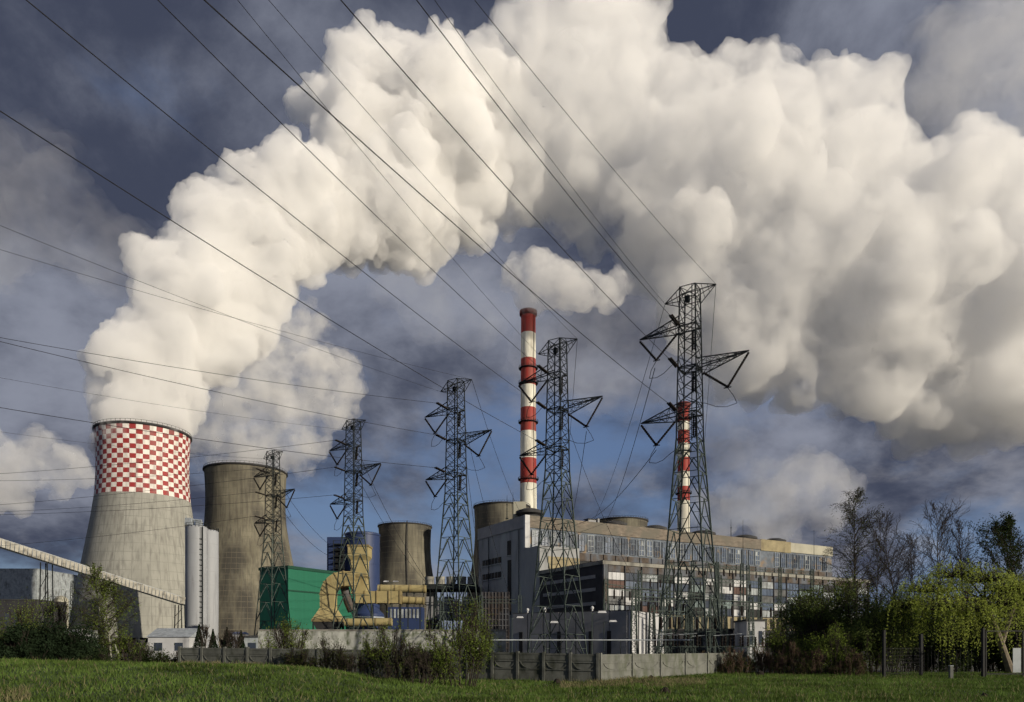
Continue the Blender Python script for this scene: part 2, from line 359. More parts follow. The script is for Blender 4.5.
V=np.concatenate([dry_patch(-40,1060,20,58,9000,9),dry_patch(560,705,38,47,5000,3),dry_patch(180,258,39,42,1800,5),dry_patch(-10,30,24,27,500,6)])
tag(np_obj('dry_grass',V,np.arange(len(V)).reshape(-1,3),leaf_mat('straw_blade',(.17,.155,.085),.3,.3)),'pale straw coloured dead grass in tufts along the fence foot','dry grass',kind='stuff')
# molehills
mm=mat('dark_soil',(.018,.014,.010),.95,.4,6,bump=.6)
def molehill(px,py,Y,r,label):
    z=float(gh(np.array([X_at(px,Y)]),np.array([Y]))[0]); m=MB(); rn=random.Random(int(px))
    c=(X_at(px,Y),Y,z-.05); n=14; rad=[[r*q*rn.uniform(.75,1.2) for k in range(n)] for q in (1,.85,.5,.15)]
    v=[(c[0]+rad[i][k]*math.cos(k*6.283/n),c[1]+rad[i][k]*math.sin(k*6.283/n),c[2]+h*r*rn.uniform(.85,1.15)) for i,h in enumerate((0,.45,.95,1.15)) for k in range(n)]
    f=[(i*n+k,i*n+(k+1)%n,(i+1)*n+(k+1)%n,(i+1)*n+k) for i in range(3) for k in range(n)]+[tuple(range(3*n,4*n))]
    m.add(v,f); tag(m.build('molehill',mm,smooth=True),label,'molehill',group='dark earth mounds in the grass')
molehill(665,690,33,.26,'dark earth mound in the middle of the grass, largest of them')
molehill(651,673,47,.24,'small dark earth mound at the foot of the pale fence panels')
molehill(760,677,52,.34,'dark earth mound beside the thorny scrub at the field edge')
molehill(984,692,31,.20,'dark earth mound in the grass near the leaning willow trunk')
molehill(557,681,43,.28,'dark weedy mound by the concrete fence corner')
# ------------------------------------------------------------------ cooling towers
PROF=[(32.5,7),(31,16),(29.3,28),(27,40.6),(24.4,55),(22.3,67),(21.3,74.5)]
PROF_T=[(21.3,74.5),(20.7,82),(20.5,90),(20.7,98),(21.2,106)]
def spline(pf,n):
    z=np.array([p[1] for p in pf]);r=np.array([p[0] for p in pf]); zz=np.linspace(z[0],z[-1],n)
    # smooth interpolation
    rr=np.interp(zz,z,r); k=np.array([1,2,3,2,1])/9.; rp=np.pad(rr,2,'edge'); rs=np.convolve(rp,k,'valid'); rs[0]=rr[0]; rs[-1]=rr[-1]
    return list(zip(rs,zz))
def tower(px,Y,s,label,conc,band=False,zs=1.0,rim=True):
    if s<.8: zs=(CZ+Y*{405:127.5,502:148,621:133}[px]/F)*.955/107.2
    X=X_at(px,Y); t=thing('cooling_tower',label,'cooling tower',(X,Y,0),group='cooling towers of the power plant')
    def part(pf,name,m,thick=.9):
        mb=MB(); pf=[(r*s,z*zs) for r,z in pf]
        mb.lathe((X,Y,0),pf+[(r-thick,z) for r,z in reversed(pf)]+[pf[0]],128,close=False); return mb.build(name,m,t,smooth=True)
    part(spline(PROF,22),'shell',conc)
    if band: part(spline(PROF_T,12),'checkered_band',M['check'])
    else: part([(p[0],p[1]+.0) for p in spline(PROF_T,12)],'upper_shell',conc)
    part([(21.5,106.0),(21.9,106.3),(21.9,107.0),(21.4,107.2)],'rim',M['soot_and_shade'],1.4)
    mb=MB()
    for k in range(40):
        a=k/40*6.283; a2=(k+.5)/40*6.283; a3=(k+1)/40*6.283
        for p,q in ((a,a2),(a3,a2)): mb.bar((X+34.5*s*math.cos(p),Y+34.5*s*math.sin(p),0),(X+32.4*s*math.cos(q),Y+32.4*s*math.sin(q),7.2*zs),.45)
    mb.build('air_inlet_columns',conc,t)
    mb=MB(); mb.lathe((X,Y,0),[(30*s,0),(30*s,7.5*zs),(29.4*s,7.5*zs),(29.4*s,0)],64,close=False); mb.build('inlet_shade_wall',M['soot_and_shade'],t)  # added dark wall, stands in for the shade inside the air inlet
    mb=MB()
    for k in range(60):
        a=k/60*6.283; b=(k+1)/60*6.283; R_=21.6*s
        mb.bar((X+R_*math.cos(a),Y+R_*math.sin(a),107.1*zs),(X+R_*math.cos(a),Y+R_*math.sin(a),108.1*zs),.08)
        mb.bar((X+R_*math.cos(a),Y+R_*math.sin(a),108.1*zs),(X+R_*math.cos(b),Y+R_*math.sin(b),108.1*zs),.08)
    mb.build('rim_railing',M['steel_dark'],t)
    return t
t1=tower(143.5,362,1.0,'tallest cooling tower with red and white checkered top and pale lower shell',M['conc1'],True)
t2=tower(246,440,1.09,'brown streaked cooling tower behind the tall twin silos',M['conc2'])
t3=tower(405,425,.71,'small weathered cooling tower beside the dark blue tower and yellow pipes',M['conc2'])
t4=tower(502,405,.72,'distant cooling tower rising behind the shaded end wall of the main building',M['conc2'])
t5=tower(621,430,.72,'distant cooling tower of which only the rim shows over the long roof',M['conc2'])
# ladder with hoops on the third tower
mb=MB()
for sgn in (-.4,.4): mb.tube([(X_at(405,425)+(r*.71+.4)*math.sin(.22)+sgn*.7,425-(r*.71+.4)*math.cos(.22),z*.69) for r,z in spline(PROF+PROF_T[1:],12)],.16,4)
mb.build('ladder',M['soot_and_shade'],t3)
# ------------------------------------------------------------------ chimneys
def chimney(px,Y,bands,r0,r1,ytop,rings_,label):
    X=X_at(px,Y); zt=Z_at(ytop,Y); t=thing('chimney',label,'chimney',(X,Y,0),group='red and white banded chimneys')
    m=mat('chimney_paint',(.68,.67,.58),.7,.1,.25,(1,1,.4)); 
    def red(N,L,x,y,z):
        acc=None
        for a,b in bands:
            za,zb=Z_at(b,Y),Z_at(a,Y)
            q=math_node(N,L,'MULTIPLY',math_node(N,L,'GREATER_THAN',z,za),math_node(N,L,'LESS_THAN',z,zb)); acc=q if acc is None else math_node(N,L,'MAXIMUM',acc,q)
        return acc
    overlay(m,red,(.30,.035,.028)); grimed(m,.35,.45,.72,(.13,.10,.08),(1,1,.12))
    mb=MB(); pf=[(r1+(r0-r1)*(1-k/20)**1.3,zt*k/20) for k in range(21)]; mb.lathe((X,Y,0),pf+[(r-.5,z) for r,z in reversed(pf)]+[pf[0]],40,close=False); mb.build('shaft',m,t,smooth=True)
    mb=MB(); q=r1; mb.lathe((X,Y,0),[(q+.1,zt-3.2),(q+.9,zt-2.4),(q+.9,zt-.3),(q+.3,zt),(q-.6,zt),(q-.6,zt-3)],40,close=False); mb.build('cap',M['redcap'],t,smooth=True)
    for yy in rings_:
        z=Z_at(yy,Y); r=r1+(r0-r1)*(1-z/zt)**1.3; mb=MB(); mb.lathe((X,Y,0),[(r,z),(r+1.2,z),(r+1.2,z+.25),(r,z+.25)],32,close=False)
        for k in range(24):
            a=k/24*6.283;b=(k+1)/24*6.283;R_=r+1.2
            mb.bar((X+R_*math.cos(a),Y+R_*math.sin(a),z),(X+R_*math.cos(a),Y+R_*math.sin(a),z+1.4),.09)
            for h in (.7,1.4): mb.bar((X+R_*math.cos(a),Y+R_*math.sin(a),z+h),(X+R_*math.cos(b),Y+R_*math.sin(b),z+h),.07)
        mb.build('platform',M['steel_dark'],t)
    mb=MB(); 
    for sgn in (-.35,.35): mb.bar((X+r0*.75+sgn,Y-r0*.8,2),(X+r1*.75+sgn,Y-r1*.8,zt-3),.13)
    mb.build('ladder',M['steel_dark'],t)
    return t
M['redcap']=mat('sooty_red_paint',(.13,.03,.028),.8,.4,.4)
chimney(528.3,434,[(305,334),(359.5,386),(408.5,432),(459,484)],5.6,4.25,311,(369,384,423,480),'tall chimney with broad red and white bands, left of the pair')
chimney(683.5,440,[(400,422),(431,444),(458,472),(487,501)],4.2,3.3,403,(420,452,494),'farther banded chimney standing behind the nearest pylon')
# ------------------------------------------------------------------ main building
FR=((3.9,220.0),(.866,.5),(.5,-.866))
def Q(fr,u,w_,z): o,a,n=fr; return (o[0]+a[0]*u+n[0]*w_,o[1]+a[1]*u+n[1]*w_,z)
M['endwall']=mat('grey_render',(.30,.31,.32),.9,.2,.12,(1,1,.4),stain=((.12,.12,.125),.3,(1,1,.2),.52,.8))
M['brickband']=mat('tan_brick_parapet',(.165,.14,.115),.9,.4,.5,(1,1,3),stain=((.13,.12,.10),.2,(1,1,1),.42,.60))
M['yelband']=mat('ochre_render',(.26,.225,.14),.9,.25,.3,stain=((.10,.08,.06),.4,(1,1,.3),.5,.8))
M['palewall']=mat('cream_render',(.34,.33,.27),.85,.12,.3,stain=((.2,.19,.17),.4,(1,1,.2),.55,.8))
M['brownwall']=mat('brown_brick',(.075,.060,.050),.9,.35,.5,(1,1,2),stain=((.10,.11,.13),.25,(1,1,.5),.45,.6))
M['darkwall']=mat('near_black_wall',(.035,.035,.040),.9,.35,.2)
M['concreteband']=mat('grey_concrete_band',(.24,.235,.21),.9,.2,.3,stain=((.08,.075,.07),.3,(1,1,.3),.5,.75))
M['glass']=mat('dark_window_glass',(.035,.045,.065),.18,.4,.35,spec=.6)
M['glassb']=mat('blue_grey_glazing',(.075,.10,.15),.22,.35,.5,spec=.6)
M['frame']=mat('pale_window_frame',(.29,.32,.34),.7,.3,.6,stain=((.08,.08,.085),.5,(1,1,.4),.5,.75))
M['bandwall']=mat('window_band_cladding',(.11,.13,.16),.8,.4,.4,stain=((.20,.15,.10),.25,(1,1,1),.55,.7))
M['black']=mat('black_opening',(.010,.011,.013),.7,.3,1)
M['rooffelt']=mat('roof_felt',(.05,.05,.05),.95,.3,.3)
M['white']=mat('white_sheet',(.44,.45,.47),.6,.12,.4,stain=((.24,.24,.25),.5,(1,1,.15),.52,.8))
M['greysheet']=mat('grey_sheet',(.22,.225,.24),.6,.15,.35)
M['tealp']=mat('teal_grey_panel',(.12,.16,.165),.6,.35,.5)
M['greypanel']=mat('dull_grey_panel',(.10,.105,.11),.8,.4,.5)
M['red']=mat('faded_red_panel',(.09,.055,.048),.8,.3,.6)
hall=thing('power_station_building','long main building with tan brick parapet, window strip and patchwork lower facade','building',(3.9,220,0))
mb=MB(); mb.fbox(FR,0,140,-30,0,0,41.2); mb.build('body',M['endwall'],hall)
mb=MB(); mb.fbox(FR,-.3,.4,-30.2,.35,38.3,41.9); mb.build('end_coping',M['greysheet'],hall)
mb=MB(); mb.fbox(FR,-.35,1.3,-.3,.6,32.2,41.95); mb.build('corner_pillar',M['white'],hall)
for u0,u1,m,z0,z1 in ((1.3,100,'brickband',38.3,41.9),(100,116,'yelband',38.0,42.1),(116,140.2,'palewall',38.3,41.9)):
    mb=MB(); mb.fbox(FR,u0,u1,-.2,.55,z0,z1); mb.build('parapet',M[m],hall)
mb=MB(); mb.fbox(FR,.5,139.5,-29.5,-.3,41.25,41.6); mb.build('roof',M['rooffelt'],hall)
mb=MB(); mb.fbox(FR,1.3,140,0,.25,31.9,38.3); mb.build('window_band_wall',M['bandwall'],hall)
rn=random.Random(4)
NW=40
for k in range(NW):
    u=2.2+k*(135.5/NW); wd_=135.5/NW-1.15
    if 99<u<105: continue
    mb=MB(); mb.fbox(FR,u,u+wd_,.25,.42,32.5,37.6)
    fr_=mb.build('window',M['glassb' if rn.random()<.45 else 'glass'],hall)
    mb=MB()
    for a in (0,.5,1): mb.fbox(FR,u+a*wd_-.09,u+a*wd_+.09,.42,.56,32.4,37.7)
    for z in (32.5,34.2,35.9,37.6): mb.fbox(FR,u,u+wd_,.425,.53,z-.08,z+.08)
    if rn.random()<.6: a=rn.random()*.5; mb.fbox(FR,u+a*wd_,u+(a+.45)*wd_,.43,.5,36.0,37.3)
    mb.build('frame',M['frame' if rn.random()<.35 else 'bandwall'],fr_)
mb=MB(); mb.fbox(FR,1.3,140,0,.5,29.5,31.9)
for k in range(28): mb.fbox(FR,4+k*4.9,4.6+k*4.9,.5,.8,29.5,31.9)
mb.build('brown_band',M['brownwall'],hall)
mb=MB(); mb.fbox(FR,1.3,140,0,.9,26.9,28.3); mb.build('light_ledge',M['concreteband'],hall)
mb=MB(); mb.fbox(FR,1.3,140,0,.3,28.3,29.5); mb.build('painted_shadow_gap',M['black'],hall)  # black strip, shade of the gap put into its colour
mb=MB(); mb.box(X_at(513.5,234),X_at(526,234),234,240,40,Z_at(501.5,234)); mb.build('roof_lift_house',M['palewall'],hall)
# side block at the corner
mb=MB(); mb.fbox(FR,0.05,14,0,8,0,32.0); mb.build('stair_block',M['endwall'],hall)
mb=MB(); mb.fbox(FR,3,14.05,7.9,8.15,25.4,29.0); mb.build('yellow_panel',M['yelband'],hall)
# openings in the end wall (the wall runs along -outward of the facade)
FE=((3.9,220.0),(-.5,.866),(-.866,-.5))
def endwin(u0,u1,z0,z1,n=0):
    mb=MB(); mb.fbox(FE,u0,u1,.02,.12,z0,z1); o=mb.build('window',M['black'],hall)
    mb=MB(); mb.fbox(FE,u0-.15,u1+.15,.02,.3,z0-.3,z0)
    for k in range(n): u=u0+(u1-u0)*(k+1)/(n+1); mb.fbox(FE,u-.05,u+.05,.11,.2,z0-.05,z1)
    mb.build('frame',M['endwall'],o)
for z in (29.2,24.6,15.8): endwin(14.5,27,z,z+1.9,5)
endwin(8.4,10.6,31,35.5,0); endwin(8.2,10.4,12.5,29.5,0)
mb=MB()
for u in (3.2,22.5): mb.bar(Q(FE,u,.3,2),Q(FE,u,.3,38),.13)
mb.build('downpipe',M['steel_dark'],hall)
# lower annex
mb=MB(); mb.fbox(FR,0.1,108,8,38,0,23.6); mb.build('annex',M['darkwall'],hall)  # shade of the left side put into the near-black colour
mb=MB(); mb.fbox(FR,-.2,108.4,7.7,38.4,23.6,24.5); mb.build('annex_coping',M['concreteband'],hall)
mb=MB(); mb.fbox(FR,.3,108,8.1,37.8,24.5,24.7); mb.build('annex_roof',M['rooffelt'],hall)
mb=MB(); mb.fbox(FR,0,1.2,37.9,38.5,0,23.6); mb.build('annex_corner',M['brownwall'],hall)
mb=MB(); mb.fbox(FR,1.2,108,38,38.15,21.9,23.5); mb.build('annex_frieze',M['brownwall'],hall)
mats=['white','frame','glassb','glass','concreteband','greysheet']
for r in range(5):
    for c in range(19):
        u0=1.6+c*5.55; z1=21.7-r*2.1; q=rn.random()
        if (r+c)%2==0: m=rn.choice(['white','frame','white','tealp'] if r in (0,3) else ['frame','greypanel','frame','white','tealp'])
        else: m=rn.choice(['glass','glass','glassb','greypanel','glass','black'])
        if q<.03: m='red'
        elif q<.15: m='glassb'
        mb=MB(); mb.fbox(FR,u0,u0+5.2,38,38.22,z1-1.85,z1)
        for k in range(1,4): mb.fbox(FR,u0+k*1.3-.06,u0+k*1.3+.06,38.22,38.30,z1-1.85,z1)
        mb.build('facade_panel',M[m],hall)
mb=MB()
for c in range(20): mb.fbox(FR,1.25+c*5.55,1.55+c*5.55,38.1,38.45,8,23.5)
mb.build('facade_mullions',M['darkwall'],hall)
mb=MB(); mb.fbox(FR,1.2,108,37.95,38.2,7.6,11.2); mb.build('ochre_plinth',M['yelband'],hall)
mb=MB()
for c in range(40): mb.fbox(FR,1.6+c*2.7,2.9+c*2.7,38.2,38.3,7.9,10.9)
mb.build('plinth_openings',M['black'],hall)
# slots on the shaded side of the annex
mb=MB()
FA=(Q(FR,.1,8,0)[:2],(.5,-.866),(-.866,-.5))
for z in (20.3,17.0,13.4,9.4): mb.fbox(FA,2,27,.02,.15,z,z+.9)
mb.build('annex_louvres',M['greysheet'],hall)
# roof vents: low dark drums
def rvent(u,w_,r,h):
    c=Q(FR,u,w_,41.5); t=thing('roof_vent',None,'roof vent',c)
    mb=MB(); mb.lathe(c,[(r*.75,0),(r*.75,h*.5),(r,h*.62),(r*.97,h*.82),(r*.5,h)],24); mb.build('cowl',M['soot_and_shade'],t,smooth=True)
    mb=MB(); mb.lathe(c,[(r*.86,0),(r*.86,.35)],24); mb.build('base_ring',M['concreteband'],t); return t
vl=['low dark round roof vent nearest the shaded end wall','low dark roof vent in front of the farther banded chimney, left of the pylon',
    'low dark roof vent just behind the nearest pylon body','low dark roof vent right of the nearest pylon','low dark roof vent over the ochre parapet block','low dark roof vent on the pale far end of the long roof']
for (u,w_,r),lb in zip(((7,-9,4.4),(44,-14,4.6),(62,-14,4.6),(85,-14,5),(107,-14,5),(124,-14,4.6)),vl):
    v=rvent(u,w_,r,4.3); v['label']=lb; v['group']='low round vents on the long roof'
def mast(px,Y,z0,z1,lab,r=.16):
    X=X_at(px,Y); t=thing('lightning_mast',lab,'mast',(X,Y,z0),group='thin lightning masts')
    mb=MB(); mb.bar((X,Y,z0),(X,Y,z0+(z1-z0)*.6),r,r*.7,6); mb.bar((X,Y,z0+(z1-z0)*.6),(X,Y,z1),r*.6,r*.25,6); mb.build('pole',M['steel_dark'],t)
    mb=MB(); mb.box(X-.4,X+.4,Y-.4,Y+.4,z0,z0+.3); mb.bar((X,Y,z0+(z1-z0)*.6-.2),(X,Y,z0+(z1-z0)*.6+.2),r*1.5); mb.build('flange',M['steel_dark'],t)
mast(743,150,0,Z_at(520,150),'tall thin mast rising right of the nearest pylon',.13)
mast(814,190,0,Z_at(530,190),'thin mast in front of the pale right end of the main building',.13)
mast(507,225,41.6,Z_at(495,225),'short thin rod on the shaded roof edge, left one of two')
mast(513,228,41.6,Z_at(492,228),'short thin rod on the shaded roof edge, right one of two')
mast(731,270,41.6,Z_at(519,270),'short thin rod on the long roof beyond the nearest pylon')
# small attic on the roof corner
t=thing('roof_cabin','small dark service cabins and stub pipes on the long roof edge','roof cabin',Q(FR,26,-4,41.5))
mb=MB(); mb.fbox(FR,26,29,-6,-4,41.6,43.6); mb.fbox(FR,30,30.7,-5,-4.4,41.6,44.2); mb.fbox(FR,32,36,-8,-6,41.6,42.9); mb.build('cabin',M['greysheet'],t)
mb=MB(); mb.fbox(FR,25.7,29.3,-6.3,-3.7,43.6,43.8); mb.build('cabin_roof',M['rooffelt'],t)
# ------------------------------------------------------------------ panelled shed in front
shed=thing('panelled_shed','low windowless shed, panelled front greyed for shade, side whitened for sun','shed',(19,120,0))
FL=((19.0,120.0),(-.86,.51),(-.51,-.86)); FS=((19.0,120.0),(.51,.86),(.86,-.51))
mb=MB(); v=[Q(FL,0,0,0),Q(FL,22,0,0)]; pts=[(19,120),(19-.86*22,120+.51*22),(19-.86*22+.51*17.5,120+.51*22+.86*17.5),(19+.51*17.5,120+.86*17.5)]
mb.hexa([(x,y,0) for x,y in reversed(pts)]+[(x,y,8.4) for x,y in reversed(pts)]); mb.build('body',M['greysheet'],shed)
mb=MB(); mb.fbox(FS,0.0,17.5,.01,.2,0,8.45); mb.build('side_cladding',M['white'],shed)  # light put into colour: white for the sunlit side, grey for shaded front
for k in range(7):
    mb=MB(); u=.35+k*3.1; mb.fbox(FL,u,u+2.85,.01,.18,0,8.45); mb.build('front_panel',M['greysheet'],shed)
for u in (6.6,12.5,20,3.3):
    mb=MB(); mb.fbox(FL,u-.2,u+.5,.18,.26,0,5.2); mb.build('door',M['black'],shed)
mb=MB()
for k in range(6): mb.fbox(FS,k*3.45,k*3.45+.22,.2,.32,0,8.5)
mb.build('side_posts',M['steel_dark'],shed)
mb=MB(); mb.hexa([(x,y,8.4) for x,y in reversed(pts)]+[(x,y,8.6) for x,y in reversed(pts)]); mb.build('roof',M['rooffelt'],shed)
for u in (19.5,16,7):
    c=Q(FL,u,-1,8.6); mb=MB(); mb.lathe(c,[(.16,0),(.16,.3),(.28,.4),(.28,.65),(.1,.85)],12); mb.build('roof_lamp',M['white'],shed,smooth=True)  # small white roof lamps that give no light
# ------------------------------------------------------------------ green building, blue tower, ducts
M['green']=mat('green_sheet',(.014,.115,.070),.55,.08,.3,(6,6,.1))
M['greend']=mat('green_trim',(.008,.05,.032),.55,.1,.3)
M['blue']=mat('dark_blue_cladding',(.024,.040,.105),.5,.1,.3,(5,5,.1))
M['duct']=mat('yellow_duct_paint',(.33,.275,.135),.6,.12,.5,stain=((.22,.16,.07),.6,(1,1,.3),.58,.8))
M['ductseam']=mat('duct_flange',(.20,.16,.08),.7,.15,.5)
gb=thing('green_building','tall plain green clad building in front of the cooling towers','building',(-60.5,200,0))
GL=((-60.5,200.0),(-.87,.5),(-.5,-.87)); GR=((-60.5,200.0),(.5,.866),(.866,-.5))
pts=[(-60.5,200),(-60.5+.5*34,200+.866*34),(-60.5+.5*34-.87*11,200+.866*34+.5*11),(-60.5-.87*11,200+.5*11)]
mb=MB(); mb.hexa([(x,y,0) for x,y in pts]+[(x,y,24.3) for x,y in pts]); mb.build('walls',M['green'],gb)
mb=MB(); mb.fbox(GR,-.2,34,0,.25,23.9,24.7); mb.fbox(GL,-.2,11.2,.01,.25,23.9,24.7); mb.fbox(GR,-.2,34,0,.2,17.8,18.2); mb.build('trim',M['greend'],gb)
mb=MB(); mb.hexa([(x,y,24.3) for x,y in pts]+[(x,y,24.55) for x,y in pts]); mb.build('roof',M['rooffelt'],gb)
for u in (4,):
    mb=MB(); mb.fbox(GR,u,u+4,.02,.15,0,5); mb.build('gate',M['greend'],gb)
# blue towers
bt=thing('blue_tower','dark blue clad process tower with a square block and a rounded drum','tower',(X_at(355,225),225,0))
Yb=225
mb=MB(); x0,x1=X_at(327,Yb),X_at(347,Yb); mb.box(x0,x1,Yb,Yb+9,0,Z_at(537,Yb)); mb.build('square_block',M['blue'],bt)
mb=MB(); c=(X_at(362.5,Yb+3),Yb+3,0); r=17.6/740*Yb*.98; mb.lathe(c,[(r,0),(r,Z_at(533,Yb)-.6),(r+.2,Z_at(533,Yb)-.5),(r+.2,Z_at(533,Yb)),(r-.3,Z_at(533,Yb)+.3)],40); mb.build('drum',M['blue'],bt,smooth=True)
mb=MB()
for k in range(7):
    z=Z_at(545+k*6,Yb); mb.box(x0+2.2,x1-.6,Yb-1.4,Yb-.02,z,z+.25)
    mb.bar((x0+2.3,Yb-1.4,z+1.1),(x1-.6,Yb-1.4,z+1.1),.07)
for x in (x0+2.3,x1-.7): mb.bar((x,Yb-1.4,2),(x,Yb-1.4,Z_at(541,Yb)),.14)
mb.build('platforms',M['steel_dark'],bt)
mb=MB(); mb.box(x0+2.6,x1-.8,Yb-.3,Yb-.01,Z_at(575,Yb),Z_at(548,Yb)); mb.build('louvre',M['black'],bt)
# ducts
def ductobj(name,pts,wd_,ht,parent,side=(0,1,0),m='duct'):
    mb=MB(); mb.rect_tube(pts,wd_,ht,side); o=mb.build(name,M[m],parent); return o
Yd=171
fd=thing('flue_duct','big yellow curved square duct rising from a hopper beside the green building','duct',(X_at(327,Yd),Yd,0))
xc=X_at(328.5,Yd); R_=3.75
top=Z_at(579,Yd); xr=X_at(354,Yd); path=[(xc,Yd,Z_at(609,Yd))]
for k in range(9):
    a=math.pi-k/8*math.pi/2; path.append((xc+R_+R_*math.cos(a),Yd,top-R_+R_*math.sin(a)))
path.append((xr,Yd,top))
ductobj('bend',path,2.95,3.3,fd)
mb=MB(); 
za,zb=Z_at(619,Yd),Z_at(608,Yd); mb.hexa([(xc-3.1,Yd-2.5,za),(xc+3.1,Yd-2.5,za),(xc+3.1,Yd+2.5,za),(xc-3.1,Yd+2.5,za),(xc-1.65,Yd-1.47,zb),(xc+1.65,Yd-1.47,zb),(xc+1.65,Yd+1.47,zb),(xc-1.65,Yd+1.47,zb)]); mb.build('flare',M['duct'],fd)
mb=MB(); mb.box(xc-3.25,xc+3.25,Yd-2.65,Yd+2.65,Z_at(622,Yd),za); mb.build('flange',M['ductseam'],fd)
mb=MB(); zc=Z_at(640,Yd); mb.hexa([(xc-1.1,Yd-1.1,zc),(xc+1.1,Yd-1.1,zc),(xc+1.1,Yd+1.1,zc),(xc-1.1,Yd+1.1,zc),(xc-3.1,Yd-2.5,Z_at(622,Yd)),(xc+3.1,Yd-2.5,Z_at(622,Yd)),(xc+3.1,Yd+2.5,Z_at(622,Yd)),(xc-3.1,Yd+2.5,Z_at(622,Yd))]); mb.build('hopper',M['soot_and_shade'],fd)
for i in (0,3,6,8):
    p=path[i+1]; mb=MB(); q=path[i]; mb.rect_tube([p,Vector(p)+(Vector(p)-Vector(q)).normalized()*.25],3.2,3.6,(0,1,0)); mb.build('joint',M['ductseam'],fd)
mb=MB()
for sx_ in (-2.9,2.9):
    for sy in (-2.4,2.4): mb.bar((xc+sx_,Yd+sy,0),(xc+sx_,Yd+sy,za),.2)
    mb.bar((xc+sx_,Yd-2,0),(xc+sx_,Yd+2,za),.12)
mb.build('support_frame',M['steel_dark'],fd)
td=thing('tower_duct','upright yellow duct with flared square head in front of the blue drum','duct',(X_at(360,175),175,0))
Yt=175; x=X_at(360,Yt); hw=7.6/740*Yt
mb=MB(); mb.box(x-hw,x+hw,Yt-hw,Yt+hw,Z_at(594,Yt),Z_at(561,Yt)); mb.build('shaft',M['duct'],td)
mb=MB(); z0,z1=Z_at(561,Yt),Z_at(557,Yt); h2=hw*1.32; mb.hexa([(x-hw,Yt-hw,z0),(x+hw,Yt-hw,z0),(x+hw,Yt+hw,z0),(x-hw,Yt+hw,z0),(x-h2,Yt-h2,z1),(x+h2,Yt-h2,z1),(x+h2,Yt+h2,z1),(x-h2,Yt+h2,z1)]); mb.box(x-h2,x+h2,Yt-h2,Yt+h2,z1,Z_at(547,Yt)); mb.build('head',M['duct'],td)
mb=MB(); mb.box(x-h2-.15,x+h2+.15,Yt-h2-.15,Yt+h2+.15,Z_at(547,Yt)-.2,Z_at(547,Yt)+.25); mb.box(x-hw-.15,x+hw+.15,Yt-hw-.15,Yt+hw+.15,Z_at(578,Yt),Z_at(578,Yt)+.4); mb.build('joint',M['ductseam'],td)
mb=MB(); mb.rect_tube([(x-.7,Yt-.3,Z_at(597.5,Yt)),(X_at(401,Yt),Yt-.3,Z_at(597.5,Yt))],2.85,2.8,(0,1,0)); mb.build('cross_duct',M['duct'],td)
for px_ in (366,378,390,401): xx=X_at(px_,Yt); mb=MB(); mb.box(xx-.12,xx+.12,Yt-1.9,Yt+1.4,Z_at(604.2,Yt),Z_at(591,Yt)); mb.build('stiffener',M['ductseam'],td)
mb=MB()
for px_ in (356,372,386,400):
    xx=X_at(px_,Yt); mb.bar((xx,Yt-1.1,0),(xx,Yt-1.1,Z_at(604,Yt)),.18); mb.bar((xx,Yt+1.1,0),(xx,Yt+1.1,Z_at(604,Yt)),.18)
mb.build('legs',M['steel_dark'],td)
def pipe(name,label,cat,pts,r,m,posts=(),pr=.16,n=20):
    t=thing(name,label,cat,(pts[0][0],pts[0][1],0)); mb=MB(); mb.tube(pts,r,n); mb.build('pipe',M[m],t,smooth=True)
    mb=MB()
    for (x,y,z) in posts: mb.bar((x,y,0),(x,y,z-r*.8),pr); mb.box(x-.35,x+.35,y-.35,y+.35,z-r-.15,z-r*.75)
    if posts: mb.build('supports',M['steel_dark'],t)
    d=(Vector(pts[-1])-Vector(pts[0]))
    for q in (.05,.35,.65,.95):
        if len(pts)==2: mb=MB(); c=Vector(pts[0])+d*q; mb.tube([c,c+d.normalized()*.3],r*1.1,n); mb.build('flange',M['ductseam'],t)
    return t
Yp=215
pipe('yellow_pipe','round yellow pipe running from the blue drum towards the coolers','pipe',[(X_at(378,Yp),Yp,Z_at(588.5,Yp)),(X_at(426,Yp),Yp,Z_at(589,Yp))],1.15,'duct',[(X_at(a,Yp),Yp,Z_at(589,Yp)) for a in (392,414)])
pipe('yellow_pipe','thinner yellow pipe continuing right of the square cross duct','pipe',[(X_at(401,176),176,Z_at(600,176)),(X_at(424,176),176,Z_at(601,176))],.87,'duct',[(X_at(a,176),176,Z_at(600,176)) for a in (408,420)])
pipe('yellow_pipe','low yellow pipe near the ground under the cross duct','pipe',[(X_at(345,170),170,Z_at(622.5,170)),(X_at(392,170),170,Z_at(622,170))],.92,'duct',[(X_at(a,170),170,Z_at(622,170)) for a in (352,368,384)])
pipe('rust_pipe','slanting rusty pipe between the curved duct and the upright duct','pipe',[(X_at(344,174),174,Z_at(585,174)),(X_at(348,174),174,Z_at(602,174)),(X_at(352,174),174,Z_at(611,174))],1.0,'brownwall')
# blue conical hopper building
t=thing('blue_hopper','round dark blue hopper under the yellow cross duct','hopper',(X_at(369,203),203,0))
mb=MB(); mb.lathe((X_at(368,203),204,0),[(3.6,Z_at(622,203)),(4.2,Z_at(619,203)),(4.2,Z_at(614,203)),(2.2,Z_at(607,203)),(1.2,Z_at(604,203))],24); mb.build('body',M['blue'],t,smooth=True); mb=MB(); a,b=X_at(355,203),X_at(382,203); mb.lathe((X_at(368,203),204,0),[(4.3,Z_at(618,203)),(4.3,Z_at(618,203)+.3)],24); mb.build('rim_band',M['steel_light'],t)
mb=MB()
for xx in (a+.4,b-.4):
    for yy in (200.4,206.6): mb.bar((xx,yy,0),(xx,yy,Z_at(622,203)),.25)
mb.build('legs',M['steel_dark'],t)
t=thing('blue_shed','low blue machine housing with pale slatted front beneath the pipes','machine housing',(X_at(405,210),210,0))
